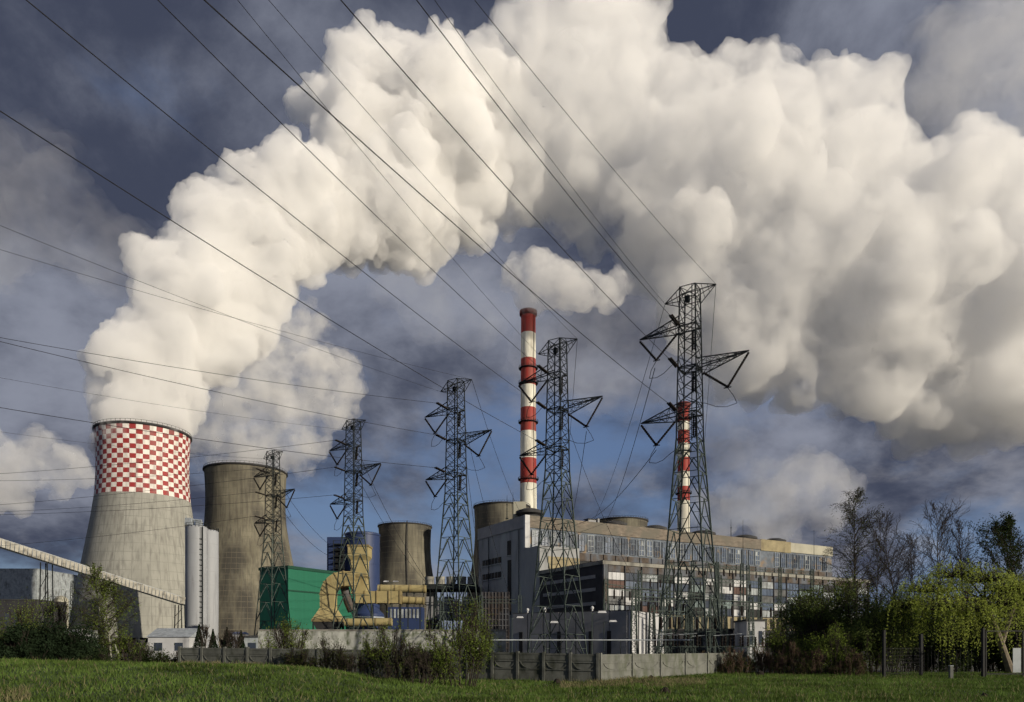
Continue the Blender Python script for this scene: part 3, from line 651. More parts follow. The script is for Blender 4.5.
a,b=X_at(388,210),X_at(422,210); mb=MB(); mb.box(a,b,210,216,0,Z_at(607,210)); mb.build('body',M['blue'],t)
mb=MB()
for k in range(8): xx=a+.6+k*(b-a-1)/8; mb.box(xx,xx+.55,209.8,210,Z_at(618,210),Z_at(609,210))
mb.build('slats',M['frame'],t)
# cooler bank
t=thing('cooler_bank','dark steel cooler bank with a row of round fan drums on a raised deck','cooler',(X_at(455,230),236,0))
x0,x1=X_at(424,236),X_at(478,236)
mb=MB(); mb.box(x0,x1,232,246,Z_at(590,236),Z_at(585,236)); mb.build('deck',M['steel_dark'],t)
for k in range(5):
    c=(x0+1.8+k*3.4,236,Z_at(585,236)); mb=MB(); mb.lathe(c,[(1.55,0),(1.4,1.2),(1.55,2.6),(1.35,2.6),(1.3,.1)],20,close=False); mb.build('fan_drum',M['concreteband'],t,smooth=True)
mb=MB()
for k in range(9):
    xx=x0+.3+k*(x1-x0-.6)/8
    for yy in (232.5,245): mb.bar((xx,yy,0),(xx,yy,Z_at(590,236)),.17)
    mb.bar((xx,232.5,Z_at(604,236)),(xx,245,Z_at(604,236)),.14)
    if k<8: xn=x0+.3+(k+1)*(x1-x0-.6)/8; mb.bar((xx,232.5,1),(xn,232.5,Z_at(591,236)),.1); mb.bar((xx,232.5,Z_at(603,236)),(xn,232.5,Z_at(603,236)),.14)
mb.build('frame',M['steel_dark'],t)
mb=MB()
for k in range(6): xx=x0+1+k*2.8; mb.box(xx,xx+2.1,234,243,Z_at(620,236),Z_at(597+4*(k%2),236))
mb.build('tube_bundles',M['greysheet'],t)
mb=MB()
for k in range(12):
    xx=x0+(x1-x0)*k/11; mb.bar((xx,231.8,Z_at(585,236)),(xx,231.8,Z_at(585,236)+1.2),.06)
for h in (.6,1.2): mb.bar((x0,231.8,Z_at(585,236)+h),(x1,231.8,Z_at(585,236)+h),.06)
mb.build('railing',M['steel_dark'],t)
# brown louvre block
t=thing('louvred_block','dark brown gridded louvre block at the foot of the shaded end wall','louvre block',(X_at(495,170),170,0))
x0,x1=X_at(482,170),X_at(509,170); mb=MB(); mb.box(x0,x1,170,176,0,Z_at(592,170)); mb.build('body',M['darkwall'],t)
mb=MB()
for k in range(9): xx=x0+k*(x1-x0)/8; mb.box(xx-.07,xx+.07,169.8,170,0,Z_at(592,170))
for k in range(11): z=1+k*1.3; mb.box(x0,x1,169.85,170.05,z,z+.16)
mb.build('grid',M['brownwall'],t)
# pale wall
M['pale']=mat('lichen_stained_wall',(.32,.33,.31),.95,.35,.5,stain=((.06,.075,.04),.9,(1,1,.6),.5,.68))
t=thing('boundary_wall','long pale stained wall behind the shrubs below the pipes','wall',(X_at(400,135),135,0))
x0,x1=X_at(258,135),X_at(506,135); mb=MB(); mb.box(x0,x1,135,135.4,0,Z_at(631,135)); mb.build('wall_panels',M['pale'],t)
mb=MB(); mb.box(x0,x1,134.9,135.5,Z_at(631,135),Z_at(630,135)+.1); 
mb.build('coping',M['concreteband'],t)
# ------------------------------------------------------------------ silos
M['silo']=mat('grey_silo_steel',(.27,.285,.31),.6,.1,.2,(1,1,.3),metal=0,stain=((.15,.15,.16),.5,(1,1,.12),.56,.8))
rings(M['silo'],0,5.5,.18,(.25,.26,.28))
def silo(px,Y,rpx,ytop,label):
    X=X_at(px,Y); r=rpx/740*Y*.93; zt=Z_at(ytop,Y); t=thing('silo',label,'silo',(X,Y,0),group='twin silos')
    mb=MB(); mb.lathe((X,Y,0),[(r,0),(r,zt),(r*.9,zt+.5),(r*.2,zt+1.0)],48); mb.build('drum',M['silo'],t,smooth=True)
    mb=MB()
    for k in range(20):
        a=k/20*6.283;b=(k+1)/20*6.283; mb.bar((X+r*math.cos(a),Y+r*math.sin(a),zt),(X+r*math.cos(a),Y+r*math.sin(a),zt+1.5),.08)
        mb.bar((X+r*math.cos(a),Y+r*math.sin(a),zt+1.5),(X+r*math.cos(b),Y+r*math.sin(b),zt+1.5),.08)
    mb.build('railing',M['steel_dark'],t); return t,X,r,zt
t,X,r,zt=silo(196.5,285,11.3,528,'nearer tall grey silo with machinery on top')
mb=MB(); mb.box(X-r*.9,X-r*.3,283,286,zt+1,zt+3.6); mb.box(X,X+r*.5,284,286,zt+1,zt+2.6); mb.bar((X-r*.5,284,zt+3),(X+r*.6,284,zt+2.7),.35,n=8); mb.bar((X-r*.9,284,zt),(X-r*.9,284,zt+4.6),.12); mb.build('top_machinery',M['steel_light'],t)
mb=MB(); mb.bar((X+r*.84,285-r*.66,1),(X+r*.84,285-r*.66,zt),.28); mb.bar((X+r*.84-.7,285-r*.75,1),(X+r*.84-.7,285-r*.75,zt),.12)
for k in range(22): z=2+k*2; mb.bar((X+r*.84-.9,285-r*.8,z),(X+r*.84+.3,285-r*.72,z),.16)
mb.build('caged_ladder',M['steel_dark'],t)
silo(208.5,299,10.2,532,'farther tall silo, partly hidden behind the nearer silo')
# ------------------------------------------------------------------ coal conveyor
M['gallery']=mat('pale_conveyor_cladding',(.40,.385,.34),.75,.2,.4,stain=((.16,.15,.13),.6,(1,1,1),.5,.7))
cv=thing('coal_conveyor','long sloping conveyor gallery descending past the checkered tower to the silos','conveyor',P(0,545,250))
A=Vector((X_at(-60,235),235,Z_at(523,235))); B=Vector((X_at(183,275),275,Z_at(600.5,275)))
mb=MB(); mb.rect_tube([A,B],2.6,2.5,(.05,1,0)); mb.build('gallery',M['gallery'],cv)
mb=MB(); dn=Vector((0,0,-1.6)); mb.rect_tube([A+dn,B+dn],3.0,.5,(.05,1,0)); mb.build('underframe',M['steel_dark'],cv)
mb=MB()
for k in range(60):
    p=A.lerp(B,k/59)+Vector((0,-1.55,0)); mb.bar(p+Vector((0,0,-1.3)),p+Vector((0,0,1.4)),.07)
for h in (1.35,): mb.bar(A+Vector((0,-1.5,h)),B+Vector((0,-1.5,h)),.1)
mb.build('cladding_ribs',M['steel_light'],cv)
for q in (.40,.985):
    p=A.lerp(B,q); mb=MB()
    for s_ in (-1.6,1.6):
        for y_ in (-1.4,1.4): mb.bar((p.x+s_,p.y+y_,0),(p.x+s_*.7,p.y+y_,p.z-2),.2)
        for k in range(5): z0=k*p.z/6; z1=(k+1)*p.z/6; mb.bar((p.x-1.6,p.y-1.4,z0),(p.x+1.5,p.y-1.4,z1),.1)
    mb.build('trestle',M['steel_dark'],cv)
# ------------------------------------------------------------------ far left and small buildings
def hut(name,label,cat,px0,px1,yt,Y,dep,mw,mr,gable=0,win=0,door=None):
    x0,x1=X_at(px0,Y),X_at(px1,Y); z=Z_at(yt,Y); t=thing(name,label,cat,((x0+x1)/2,Y,0)); mb=MB(); mb.box(x0,x1,Y,Y+dep,0,z); mb.build('walls',M[mw],t)
    mb=MB()
    if gable: mb.add([(x0-.3,Y-.3,z),(x1+.3,Y-.3,z),(x1+.3,Y+dep+.3,z),(x0-.3,Y+dep+.3,z),(x0-.3,Y+dep/2,z+gable),(x1+.3,Y+dep/2,z+gable)],[(0,1,5,4),(2,3,4,5),(0,4,3),(1,2,5),(3,2,1,0)])
    else: mb.box(x0-.2,x1+.2,Y-.2,Y+dep+.2,z,z+.3)
    mb.build('roof',M[mr],t)
    for k in range(win):
        u=x0+(x1-x0)*(k+.3)/win; q=(x1-x0)/win*.4; mb=MB(); mb.box(u,u+q,Y-.06,Y+.02,z*.4,z*.75); mb.build('window',M['glass'],t)
    return t
hut('warehouse','flat distant pale grey hall at the left edge of the plant','hall',-60,37,569,470,60,'frame','frame',win=0)
hut('pump_house','low dark building with pale window band left of the checkered tower','building',-40,37,600,300,20,'darkwall','rooffelt',win=9)
hut('garage','small white building by the foot of the checkered tower','building',62,80,629,230,10,'white','rooffelt',0,2)
hut('gabled_shed','white shed with sloping dark roof in front of the checkered tower','shed',148,189,637,150,9,'white','steel_light',1.9,2)
hut('kiosk','small white and blue kiosk right of the twin silos','kiosk',226,240,634,160,5,'white','blue',.5,2)
hut('site_cabin','small pale cabin beyond the bare shrubs left of the green building','cabin',242,262,637,150,5,'frame','rooffelt',.4,1)
hut('service_building','low white outbuilding with grey roof between shed and scrub','building',747,765,621,140,8,'white','rooffelt',0,2)
hut('workshop','low dark workshop under the patchwork facade behind the gantries','building',668,742,630,150,12,'darkwall','rooffelt',0,5)
t=thing('storage_tank','small cream storage tank at the left of the checkered tower','tank',(X_at(61,330),330,0))
c=(X_at(61,330),330,0); mb=MB(); mb.lathe(c,[(3,0),(3,Z_at(600,330)),(2,Z_at(597,330)),(.3,Z_at(595.5,330))],28); mb.build('drum',M['palewall'],t,smooth=True)
mb=MB(); 
for k in range(10): mb.bar((c[0]-3+.67*k,326.6,Z_at(600,330)),(c[0]-3+.67*k,326.6,Z_at(597,330)),.06)
mb.bar((c[0]-3,326.6,Z_at(597,330)),(c[0]+3,326.6,Z_at(597,330)),.07); mb.build('railing',M['steel_dark'],t)
# lattice masts
def lattice(mb,c,z0,z1,w0,w1,n,r,rb,rot=0,diag=True):
    ca,sa=math.cos(rot),math.sin(rot)
    def cn(z,i):
        w_=(w0+(w1-w0)*(z-z0)/(z1-z0))/2; x,y=((-w_,-w_),(w_,-w_),(w_,w_),(-w_,w_))[i]; return (c[0]+x*ca-y*sa,c[1]+x*sa+y*ca,z)
    for i in range(4): mb.bar(cn(z0,i),cn(z1,i),r)
    for k in range(n):
        a=z0+(z1-z0)*k/n; b=z0+(z1-z0)*(k+1)/n
        for i in range(4):
            j=(i+1)%4
            mb.bar(cn(a,i if k%2 else j),cn(b,j if k%2 else i),rb,cap=False)
            mb.bar(cn(b,i),cn(b,j),rb,cap=False)
    return mb
t=thing('lattice_mast','thin lattice mast standing left of the checkered tower foot','mast',(X_at(73,300),300,0))
mb=lattice(MB(),(X_at(73,300),300),0,Z_at(581,300),2.4,1.0,10,.12,.07); mb.build('lattice',M['steel_dark'],t)
mb=MB(); mb.bar((X_at(73,300),300,Z_at(581,300)),(X_at(73,300),300,Z_at(574,300)),.1); mb.build('rod',M['steel_dark'],t)
# gantries of the switchyard
def gantry(label,px0,px1,yt,Y0,Y1,n):
    p=[(X_at(px0+(px1-px0)*k/(n-1),Y0+(Y1-Y0)*k/(n-1)),Y0+(Y1-Y0)*k/(n-1)) for k in range(n)]; z=Z_at(yt,Y0)
    t=thing('switchyard_gantry',label,'gantry',(p[0][0],p[0][1],0),group='steel gantries of the switchyard')
    for x,y in p:
        mb=lattice(MB(),(x,y),0,z+1.5,1.0,.55,11,.095,.045); mb.bar((x,y,z+1.5),(x,y,z+4),.06); mb.build('post',M['steel'],t)
    for a,b in zip(p,p[1:]):
        mb=MB(); a=Vector((*a,z));b=Vector((*b,z)); m_=12
        for dz in (0,.7): mb.bar(a+Vector((0,0,dz)),b+Vector((0,0,dz)),.08)
        for k in range(m_): mb.bar(a.lerp(b,k/m_)+Vector((0,0,.7*(k%2))),a.lerp(b,(k+1)/m_)+Vector((0,0,.7*((k+1)%2))),.035,cap=False)
        mb.build('beam',M['steel'],t)
        for k in (1,2,3):
            q=a.lerp(b,k/4); mb=MB(); mb.tube([q,q+Vector((0,0,-.3)),q+Vector((0,0,-1.7))],[.06,.17,.17],6); mb.build('insulator',M['insulator'],t)
    return t
gantry('long gantry with four lattice posts in front of the patchwork facade',606,700,588,125,150,4)
gantry('tall gantry right behind the nearest pylon legs',640,760,578,150,165,4)
gantry('low gantry right of the nearest pylon, closest to the scrub',712,790,604,118,130,3)
gantry('gantry between the panelled shed and the nearest pylon',634,690,600,112,122,3)
gantry('far gantry under the long parapet, right end by the trees',716,812,569,185,200,4)
gantry('gantry at the foot of the middle pylon beside the louvred block',442,520,603,150,150,3)
gantry('second tall gantry just left of the tall thin mast',668,742,566,170,178,4)
gantry('low gantry with three posts in front of the white shed side',652,724,616,100,104,3)
# disconnector stands
t0=None
def stand(px,Y,lab):
    X=X_at(px,Y); t=thing('insulator_stand',lab,'insulator stand',(X,Y,0),group='small insulator stands in the switchyard')
    mb=MB(); 
    for s_ in (-.9,.9): mb.bar((X+s_,Y,0),(X+s_,Y,2.6),.08)
    mb.bar((X-1.3,Y,2.6),(X+1.3,Y,2.6),.1); mb.build('frame',M['steel'],t)
    for s_ in (-1.1,0,1.1):
        mb=MB(); mb.tube([(X+s_,Y,2.6+.2*k) for k in range(8)],[.09,.16]*4,8); mb.build('insulator',M['insulator'] if s_ else M['insulator'],t)
    mb=MB(); mb.bar((X-1.1,Y,4.05),(X+1.1,Y,4.2),.05); mb.build('contact_arm',M['steel_light'],t)
for i,(px_,Y_) in enumerate(((676,98),(700,104),(722,99),(748,107),(770,112),(664,92),(688,90),(734,93))):
    stand(px_,Y_,['insulator stand right of the white shed side','insulator stand under the nearest pylon centre','insulator stand by the right leg of the nearest pylon','insulator stand below the tall thin mast','rightmost insulator stand, next to the scrub','insulator stand just behind the pale fence, left end of the row','insulator stand behind the pale fence, below the nearest pylon','insulator stand behind the reddish scrub near the fence end'][i])
# pipe rail
t=thing('pipe_rail','thin pale horizontal pipe on posts running in front of the panelled shed','pipe rail',(X_at(475,75),75,0))
x0,x1=X_at(455,75),X_at(700,75); z=Z_at(640,75); mb=MB(); mb.tube([(x0,75,z),(x1,78,z+.03)],.07,8); mb.build('pipe',M['steel_light'],t)
mb=MB()
for k in range(17): q=k/16; mb.bar((x0+(x1-x0)*q,75+3*q,0),(x0+(x1-x0)*q,75+3*q,z),.05)
mb.build('posts',M['steel_dark'],t)
# street lamps
def lamp(px,ytop,Y,lab,two=False):
    X=X_at(px,Y); z=Z_at(ytop,Y); t=thing('street_lamp',lab,'street lamp',(X,Y,0),group='lamp posts along the plant road')
    mb=MB(); mb.bar((X,Y,0),(X,Y,z),.07,.045,8); mb.bar((X,Y,z-.1),(X+(.9 if not two else .7),Y,z+.05),.05); 
    if two: mb.bar((X,Y,z-.1),(X-.7,Y,z+.05),.05)
    mb.build('pole',M['steel'],t)
    for s_ in ((1,-1) if two else (1,)):
        mb=MB(); xx=X+s_*(1.2 if not two else .9); mb.hexa([(xx-.55,Y-.2,z),(xx+.55,Y-.2,z),(xx+.55,Y+.2,z),(xx-.55,Y+.2,z),(xx-.4,Y-.12,z+.25),(xx+.4,Y-.12,z+.25),(xx+.4,Y+.12,z+.25),(xx-.4,Y+.12,z+.25)]); mb.build('lamp_head',M['white'],t)
lamp(391,582,140,'lamp post with a bright double head in front of the yellow pipes',True)
lamp(592,613,88,'lamp post in front of the panelled shed, near its white corner')
lamp(604,622,100,'short lamp post just left of the white shed side')
lamp(545,623,95,'short lamp post before the dark panelled front, inside the pylon foot')
lamp(512,618,110,'lamp post at the left end of the panelled shed')
# ------------------------------------------------------------------ pylons
ARM=((-.845,.535),)
ROT=-math.radians(32.3)
def wz(z):
    return 7.2+(2.9-7.2)*(z/31.0)**.93 if z<31 else 2.9+(2.15-2.9)*(z-31)/21
def make_pylon():
    t=thing('electricity_pylon',None,'pylon',(0,0,0),ROT)
    def cn(z,i): h=wz(z)/2; return Vector(((-h,-h),(h,-h),(h,h),(-h,h))[i]+(z,)) if False else Vector((((-h,-h),(h,-h),(h,h),(-h,h))[i][0],((-h,-h),(h,-h),(h,h),(-h,h))[i][1],z))
    lv=[0,4.6,9.2,14,18.6,22.8,26.4,29,31]
    for i in range(4):
        mb=MB()
        for a,b in zip(lv,lv[1:]): mb.bar(cn(a,i),cn(b,i),.13)
        mb.build('leg',M['steel'],t,local=True)
    mb=MB()
    for a,b in zip(lv,lv[1:]):
        for i in range(4):
            j=(i+1)%4; m=(cn(b,i)+cn(b,j))/2
            mb.bar(cn(a,i),m,.085,cap=False); mb.bar(cn(a,j),m,.085,cap=False); mb.bar(cn(b,i),cn(b,j),.06,cap=False)
            if b-a>3:
                q1=cn(a,i).lerp(m,.5); q2=cn(a,j).lerp(m,.5)
                mb.bar(q1,cn((a+b)/2,i),.04,cap=False); mb.bar(q2,cn((a+b)/2,j),.04,cap=False)
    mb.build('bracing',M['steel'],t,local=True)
    mb=MB(); z=31.0; n=13; dz=(52-31)/n
    for i in range(4): mb.bar(cn(31,i),cn(52,i),.105)
    for k in range(n):
        a=z+k*dz;b=a+dz
        for i in range(4):
            j=(i+1)%4
            mb.bar(cn(a,i),cn(b,j),.05,cap=False); mb.bar(cn(a,j),cn(b,i),.05,cap=False)
            if k%3==0: mb.bar(cn(a,i),cn(a,j),.06,cap=False)
    for i in range(4): mb.bar(cn(52,i),cn(52,(i+1)%4),.06)
    for zz in (46.6,40.9,34.6): 
        for i in range(4): mb.bar(cn(zz,i),cn(zz,(i+1)%4),.10)
        mb.bar(cn(zz,0),cn(zz,2),.06); mb.bar(cn(zz,1),cn(zz,3),.06)
    mb.bar((.2,.2,31),(.2,.2,52.6),.07)
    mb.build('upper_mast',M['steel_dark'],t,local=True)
    def arm(s,zb,zt,ztip,L):
        mb=MB(); h=wz(zb)/2; tip=Vector((s*L,0,ztip)); R=[Vector((s*h,-h,zb)),Vector((s*h,h,zb)),Vector((s*h*.98,-h,zt)),Vector((s*h*.98,h,zt))]
        for r_ in R: mb.bar(r_,tip,.085)
        n=5
        for k in range(n):
            q=k/n; q2=(k+1)/n
            for a,b in ((0,1),(0,2),(1,3),(2,3)):
                mb.bar(R[a].lerp(tip,q),R[b].lerp(tip,q2),.04,cap=False); mb.bar(R[a].lerp(tip,q2 if q2<1 else .97),R[b].lerp(tip,q2 if q2<1 else .97),.035,cap=False)
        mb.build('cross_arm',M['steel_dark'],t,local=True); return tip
    def ins(a,b,r=.20):
        a=Vector(a);b=Vector(b); n=int((b-a).length/.16); pts=[a]+[a.lerp(b,k/n) for k in range(1,n)]+[b]
        mb=MB(); mb.tube(pts,[.04]+[r if k%2 else r*.6 for k in range(1,n)]+[.04],6); mb.build('insulator_string',M['insulator'],t,local=True)
    for s,zb,zt,zp,L,in_ in ((-1,46.4,48.0,46.5,7.4,-1.5),(1,40.2,41.7,41.7,8.0,1.6),(-1,34.2,35.9,34.5,7.2,-1.8)):
        tip=arm(s,zb,zt,zp,L); mid=Vector((tip.x*.56+in_*.44,-.1,min(tip.z,zb+.6)-3.5))
        ins(tip+Vector((0,0,-.2)),mid); ins((in_*1.15,0,zb-.2),mid+Vector((.12*s,0,0)))
        mb=MB(); 
        mb.tube([mid,mid+Vector((s*.8,0,-1.2)),mid+Vector((s*1.2,.3,-2.2))],.045,5)
        e=Vector((s*wz(zb)*.5,-1.2,zb-4.4)); st=mid+Vector((s*1.2,.3,-2.2)); m2=(e+st)/2+Vector((0,0,-.6)); mb.tube([st,st.lerp(m2,.5)+Vector((0,0,-.25)),m2,m2.lerp(e,.5)+Vector((0,0,.1)),e],.04,5)
        mb.box(mid.x-.5,mid.x+.5,mid.y-.05,mid.y+.05,mid.z-.06,mid.z+.06)
        mb.build('jumper_cable',M['wire'],t,local=True)
    # earth wire bar across the top
    mb=MB(); tl=Vector((-3.6,0,50.7)); tr=Vector((3.6,0,51.6))
    for tp,s in ((tl,-1),(tr,1)):
        for a in (-1,1): mb.bar((s*1.0,a*1.0,52),tp,.07); mb.bar((s*1.1,a*1.1,50),tp,.06)
        for q in (.3,.6): mb.bar(Vector((s*1.0,-1.0,52)).lerp(tp,q),Vector((s*1.1,1.1,50)).lerp(tp,q),.04)
    mb.bar((-1,-1,51),(1,1,52.2),.06); mb.box(-.6,-.1,-.3,.3,50.2,51.0); mb.build('earth_wire_arm',M['steel_dark'],t,local=True)
    # strain insulators on the body
    for zz in (46.8,41.0,35.0):
        h=wz(zz)/2
        for dx in (-.16,.16):
            ins((-h-.1+dx,-h,zz),(-h-.1+dx,-h-3.0,zz+.25),.17)
        for dx in (-.16,.16):
            ins((h*.3+dx,h*.6,zz-.3),(h*.3+dx+.1,h*.6-.4,zz-3.4),.17)
    for i in range(4):
        p=cn(0,i); mb=MB(); mb.hexa([(p.x-.6,p.y-.6,-.6),(p.x+.6,p.y-.6,-.6),(p.x+.6,p.y+.6,-.6),(p.x-.6,p.y+.6,-.6),(p.x-.4,p.y-.4,.5),(p.x+.4,p.y-.4,.5),(p.x+.4,p.y+.4,.5),(p.x-.4,p.y+.4,.5)]); mb.build('footing',M['concreteband'],t,local=True)
    return t
PY=[(690,102),(557.5,119.7),(456,137.5),(353.5,161.6),(273,187)]
PL=['nearest and tallest lattice pylon, in front of the farther banded chimney','second nearest lattice pylon, just right of the tall banded chimney','middle lattice pylon of the row, left of the shaded end wall','lattice pylon in front of the dark blue tower and yellow upright duct','farthest lattice pylon, standing before the dark side of the green building']
proto=make_pylon(); pyl=[]
for i,((px,Y),lb) in enumerate(zip(PY,PL)):
    o=proto if i==0 else copy_tree(proto)
    o.location=(X_at(px,Y),Y,0); o['label']=lb; o['group']='row of high voltage pylons'; pyl.append(o)
cr_,sr_=math.cos(ROT),math.sin(ROT)
def att(i,key):
    x,y,z={'SU':(-1.35,-4.1,47.0),'SM':(-1.45,-4.3,41.2),'SL':(-1.5,-4.4,35.2),'EL':(-3.6,0,50.7),'ER':(3.6,0,51.6),
           'VU':(-5.1,0,42),'VM':(5.2,0,36.6),'VL':(-4.9,0,30.4),'RS':(1.5,1.0,38),'RM':(1.2,1.1,44)}[key]
    o=pyl[i].location; return Vector((o.x+x*cr_-y*sr_,o.y+x*sr_+y*cr_,z))
NAMES=['the nearest pylon','the second pylon','the middle pylon','the fourth pylon','the farthest pylon']
KEYS={'SU':'upper strain insulator','SM':'middle strain insulator','SL':'lower strain insulator','EL':'top left arm tip','ER':'top right arm tip','VU':'upper left arm','VM':'right arm','VL':'lower left arm','RS':'right side','RM':'upper right side'}
def wire(i,key,bx,by,r=.036,sag=4.0,T=2.6,extra=''):
    r*=.8
    A=att(i,key); Yb=(A.z-.96*sag-CZ)*F/(HZ-by); Bp=Vector((X_at(bx,Yb),Yb,0)); d=Bp-Vector((A.x,A.y,0)); pts=[]
    n=40
    for k in range(n+1):
        t=k/n*T; q=t/T; pts.append((A.x+d.x*t,A.y+d.y*t,A.z-sag*4*q*(1-q)))
    mb=MB(); mb.tube(pts,r,5,cap=False); c=tag(mb.build('power_line',M['wire']),'overhead wire leaving the picture up left from %s of %s%s'%(KEYS[key],NAMES[i],extra),'power line','overhead wires of the pylon row')
    return c
W=[(0,'SL',203,0,.042),(0,'SM',340,0,.042),(0,'SU',416,0,.042),(0,'EL',434,0,.028),(0,'ER',474,0,.03),
   (1,'SM',25,0,.042),(1,'SU',157,0,.042),(1,'EL',237,0,.028),(1,'ER',268,0,.028),(1,'SL',0,112,.042),
   (2,'EL',0,226,.030),(2,'ER',0,250,.030),(2,'SU',0,338,.045),(2,'SM',0,342,.045),(2,'SL',0,408,.048),
   (3,'EL',0,378,.03),(3,'SU',0,474,.05),(3,'SM',0,505,.05),(3,'SL',0,515,.05),
   (4,'EL',0,432,.035),(4,'SU',0,481,.05),(4,'SM',0,512,.05),(4,'SL',0,546,.05)]
for a in W: wire(*a[:4],r=a[4])
def drop(i,key,to,lab,sag=2.0,r=.035):
    A=att(i,key); B=Vector(to); pts=[]
    for k in range(17):
        q=k/16; p=A.lerp(B,q); pts.append((p.x,p.y,p.z-sag*4*q*(1-q)))
    mb=MB(); mb.tube(pts,r,5,cap=False); tag(mb.build('power_line',M['wire']),lab,'power line','down leads from the pylons to the plant')
drop(0,'VU',Q(FR,30,-1,42),'down lead from the upper left arm of the nearest pylon to the long roof',3,.05)
drop(0,'VL',Q(FR,22,-1,42),'down lead from the lower left arm of the nearest pylon to the long roof',2,.05)
drop(0,'EL',Q(FR,26,-1,43),'thin down lead from the top left tip of the nearest pylon to the long roof',3,.035)
drop(0,'ER',Q(FR,70,-1,43),'thin down lead from the top right tip of the nearest pylon to the long roof',2,.035)
drop(1,'VM',Q(FR,17,-1,42),'down lead from the right arm of the second pylon to the long roof',2,.05)
drop(1,'ER',Q(FR,14,-1,43),'thin down lead from the top right tip of the second pylon to the long roof',2,.035)
drop(1,'RS',P(640,588,140),'down lead from the right side of the second pylon to the switchyard gantries',2,.035)
drop(2,'ER',Q(FR,0,-2,42.2),'thin down lead from the top of the middle pylon to the shaded roof corner',2,.04)
drop(2,'RS',P(486,604,150),'down lead from the middle pylon to the gantry by the louvred block',1.5,.04)
drop(2,'RM',P(512,603,150),'upper down lead from the middle pylon to the gantry by the louvred block',1.5,.04)
drop(3,'RM',P(442,603,150),'down lead from the blue tower pylon towards the cooler bank',2,.045)
drop(3,'RS',P(430,586,232),'lower lead from the blue tower pylon to the cooler bank deck',2,.05)
drop(4,'RM',P(330,545,224),'upper lead from the farthest pylon to the dark blue block',1.5,.05)
drop(4,'RS',P(329,556,224),'lower lead from the farthest pylon to the dark blue block',1.5,.05)
# ------------------------------------------------------------------ concrete fence
M['fenced']=mat('shade_darkened_stained_panel',(.095,.10,.092),.95,.3,1.2,bump=.3,stain=((.03,.035,.025),1.6,(1,1,.5),.5,.7))  # partly real stains, partly the run's shade put into a darker base
M['fence']=mat('cast_concrete_panel',(.125,.13,.12),.95,.28,1.2,bump=.3,stain=((.075,.085,.06),1.6,(1,1,.5),.5,.72))
def fence(label,pa,pb,n,z_top=(2.2,2.0),fm='fence'):
    A=Vector(pa);B=Vector(pb); d=(B-A); Lp=d.length/n; u=d.normalized(); nn=Vector((u.y,-u.x)); 
    if nn.y>0: nn=-nn
    t=thing('concrete_fence',label,'fence',(A.x,A.y,0)); 
    for k in range(n+1):
        p=A+u*(Lp*k); zt=z_top[0]+(z_top[1]-z_top[0])*k/n; zb=float(gh(np.array([p.x]),np.array([p.y]))[0])-.6
        fr=((p.x,p.y),(u.x,u.y),(nn.x,nn.y)); mb=MB(); mb.fbox(fr,-.08,.08,-.1,.12,zb,zt+.1); mb.build('post',M[fm],t)
        if k==n: break
        mb=MB(); h=zt-.02; fr=((p.x,p.y),(u.x,u.y),(nn.x,nn.y)); a,b=.08,Lp-.08
        mb.fbox(fr,a,b,-.03,.03,zb,h)
        for i in range(4): z0=h-.02-i*.42; mb.fbox(fr,a+.03,b-.03,.03,.055,z0-.37,z0-.02) if i in (0,3) else None
        mb.fbox(fr,a,b,.028,.075,h-.09,h+.03); mb.fbox(fr,a,b,.03,.07,h-.52,h-.46); mb.fbox(fr,a,b,.03,.07,h-1.0,h-.94)
        # shallow arched relief
        m_=10; c=(a+b)/2; 
        for i in range(m_):
            t0_=i/m_*math.pi; t1_=(i+1)/m_*math.pi; x0=c-math.cos(t0_)*(b-a)*.42; x1=c-math.cos(t1_)*(b-a)*.42; z0=h-.50-math.sin(t0_)*.42; z1=h-.50-math.sin(t1_)*.42
            q=lambda u_,z,w_: (p.x+u.x*u_+nn.x*w_,p.y+u.y*u_+nn.y*w_,z)
            mb.bar(q(x0,z0,.05),q(x1,z1,.05),.035,cap=False)
        mb.build('panel',M[fm],t)
    return t
C0=(X_at(598,44),44); 
fence('weathered concrete panel fence, shaded run left of the corner',(X_at(420,48),48),C0,7,(2.22,2.01),'fenced')
fence('paler concrete panel fence run right of the corner, ending in scrub',(C0[0]+.12,C0[1]+.1),(X_at(745,62),62),6,(2.01,2.0))
fence('dark concrete fence behind the grass mound and thin shrubs',(X_at(180,52),52),(X_at(418.5,48.1),48.1),10,(2.42,2.24),'fenced')
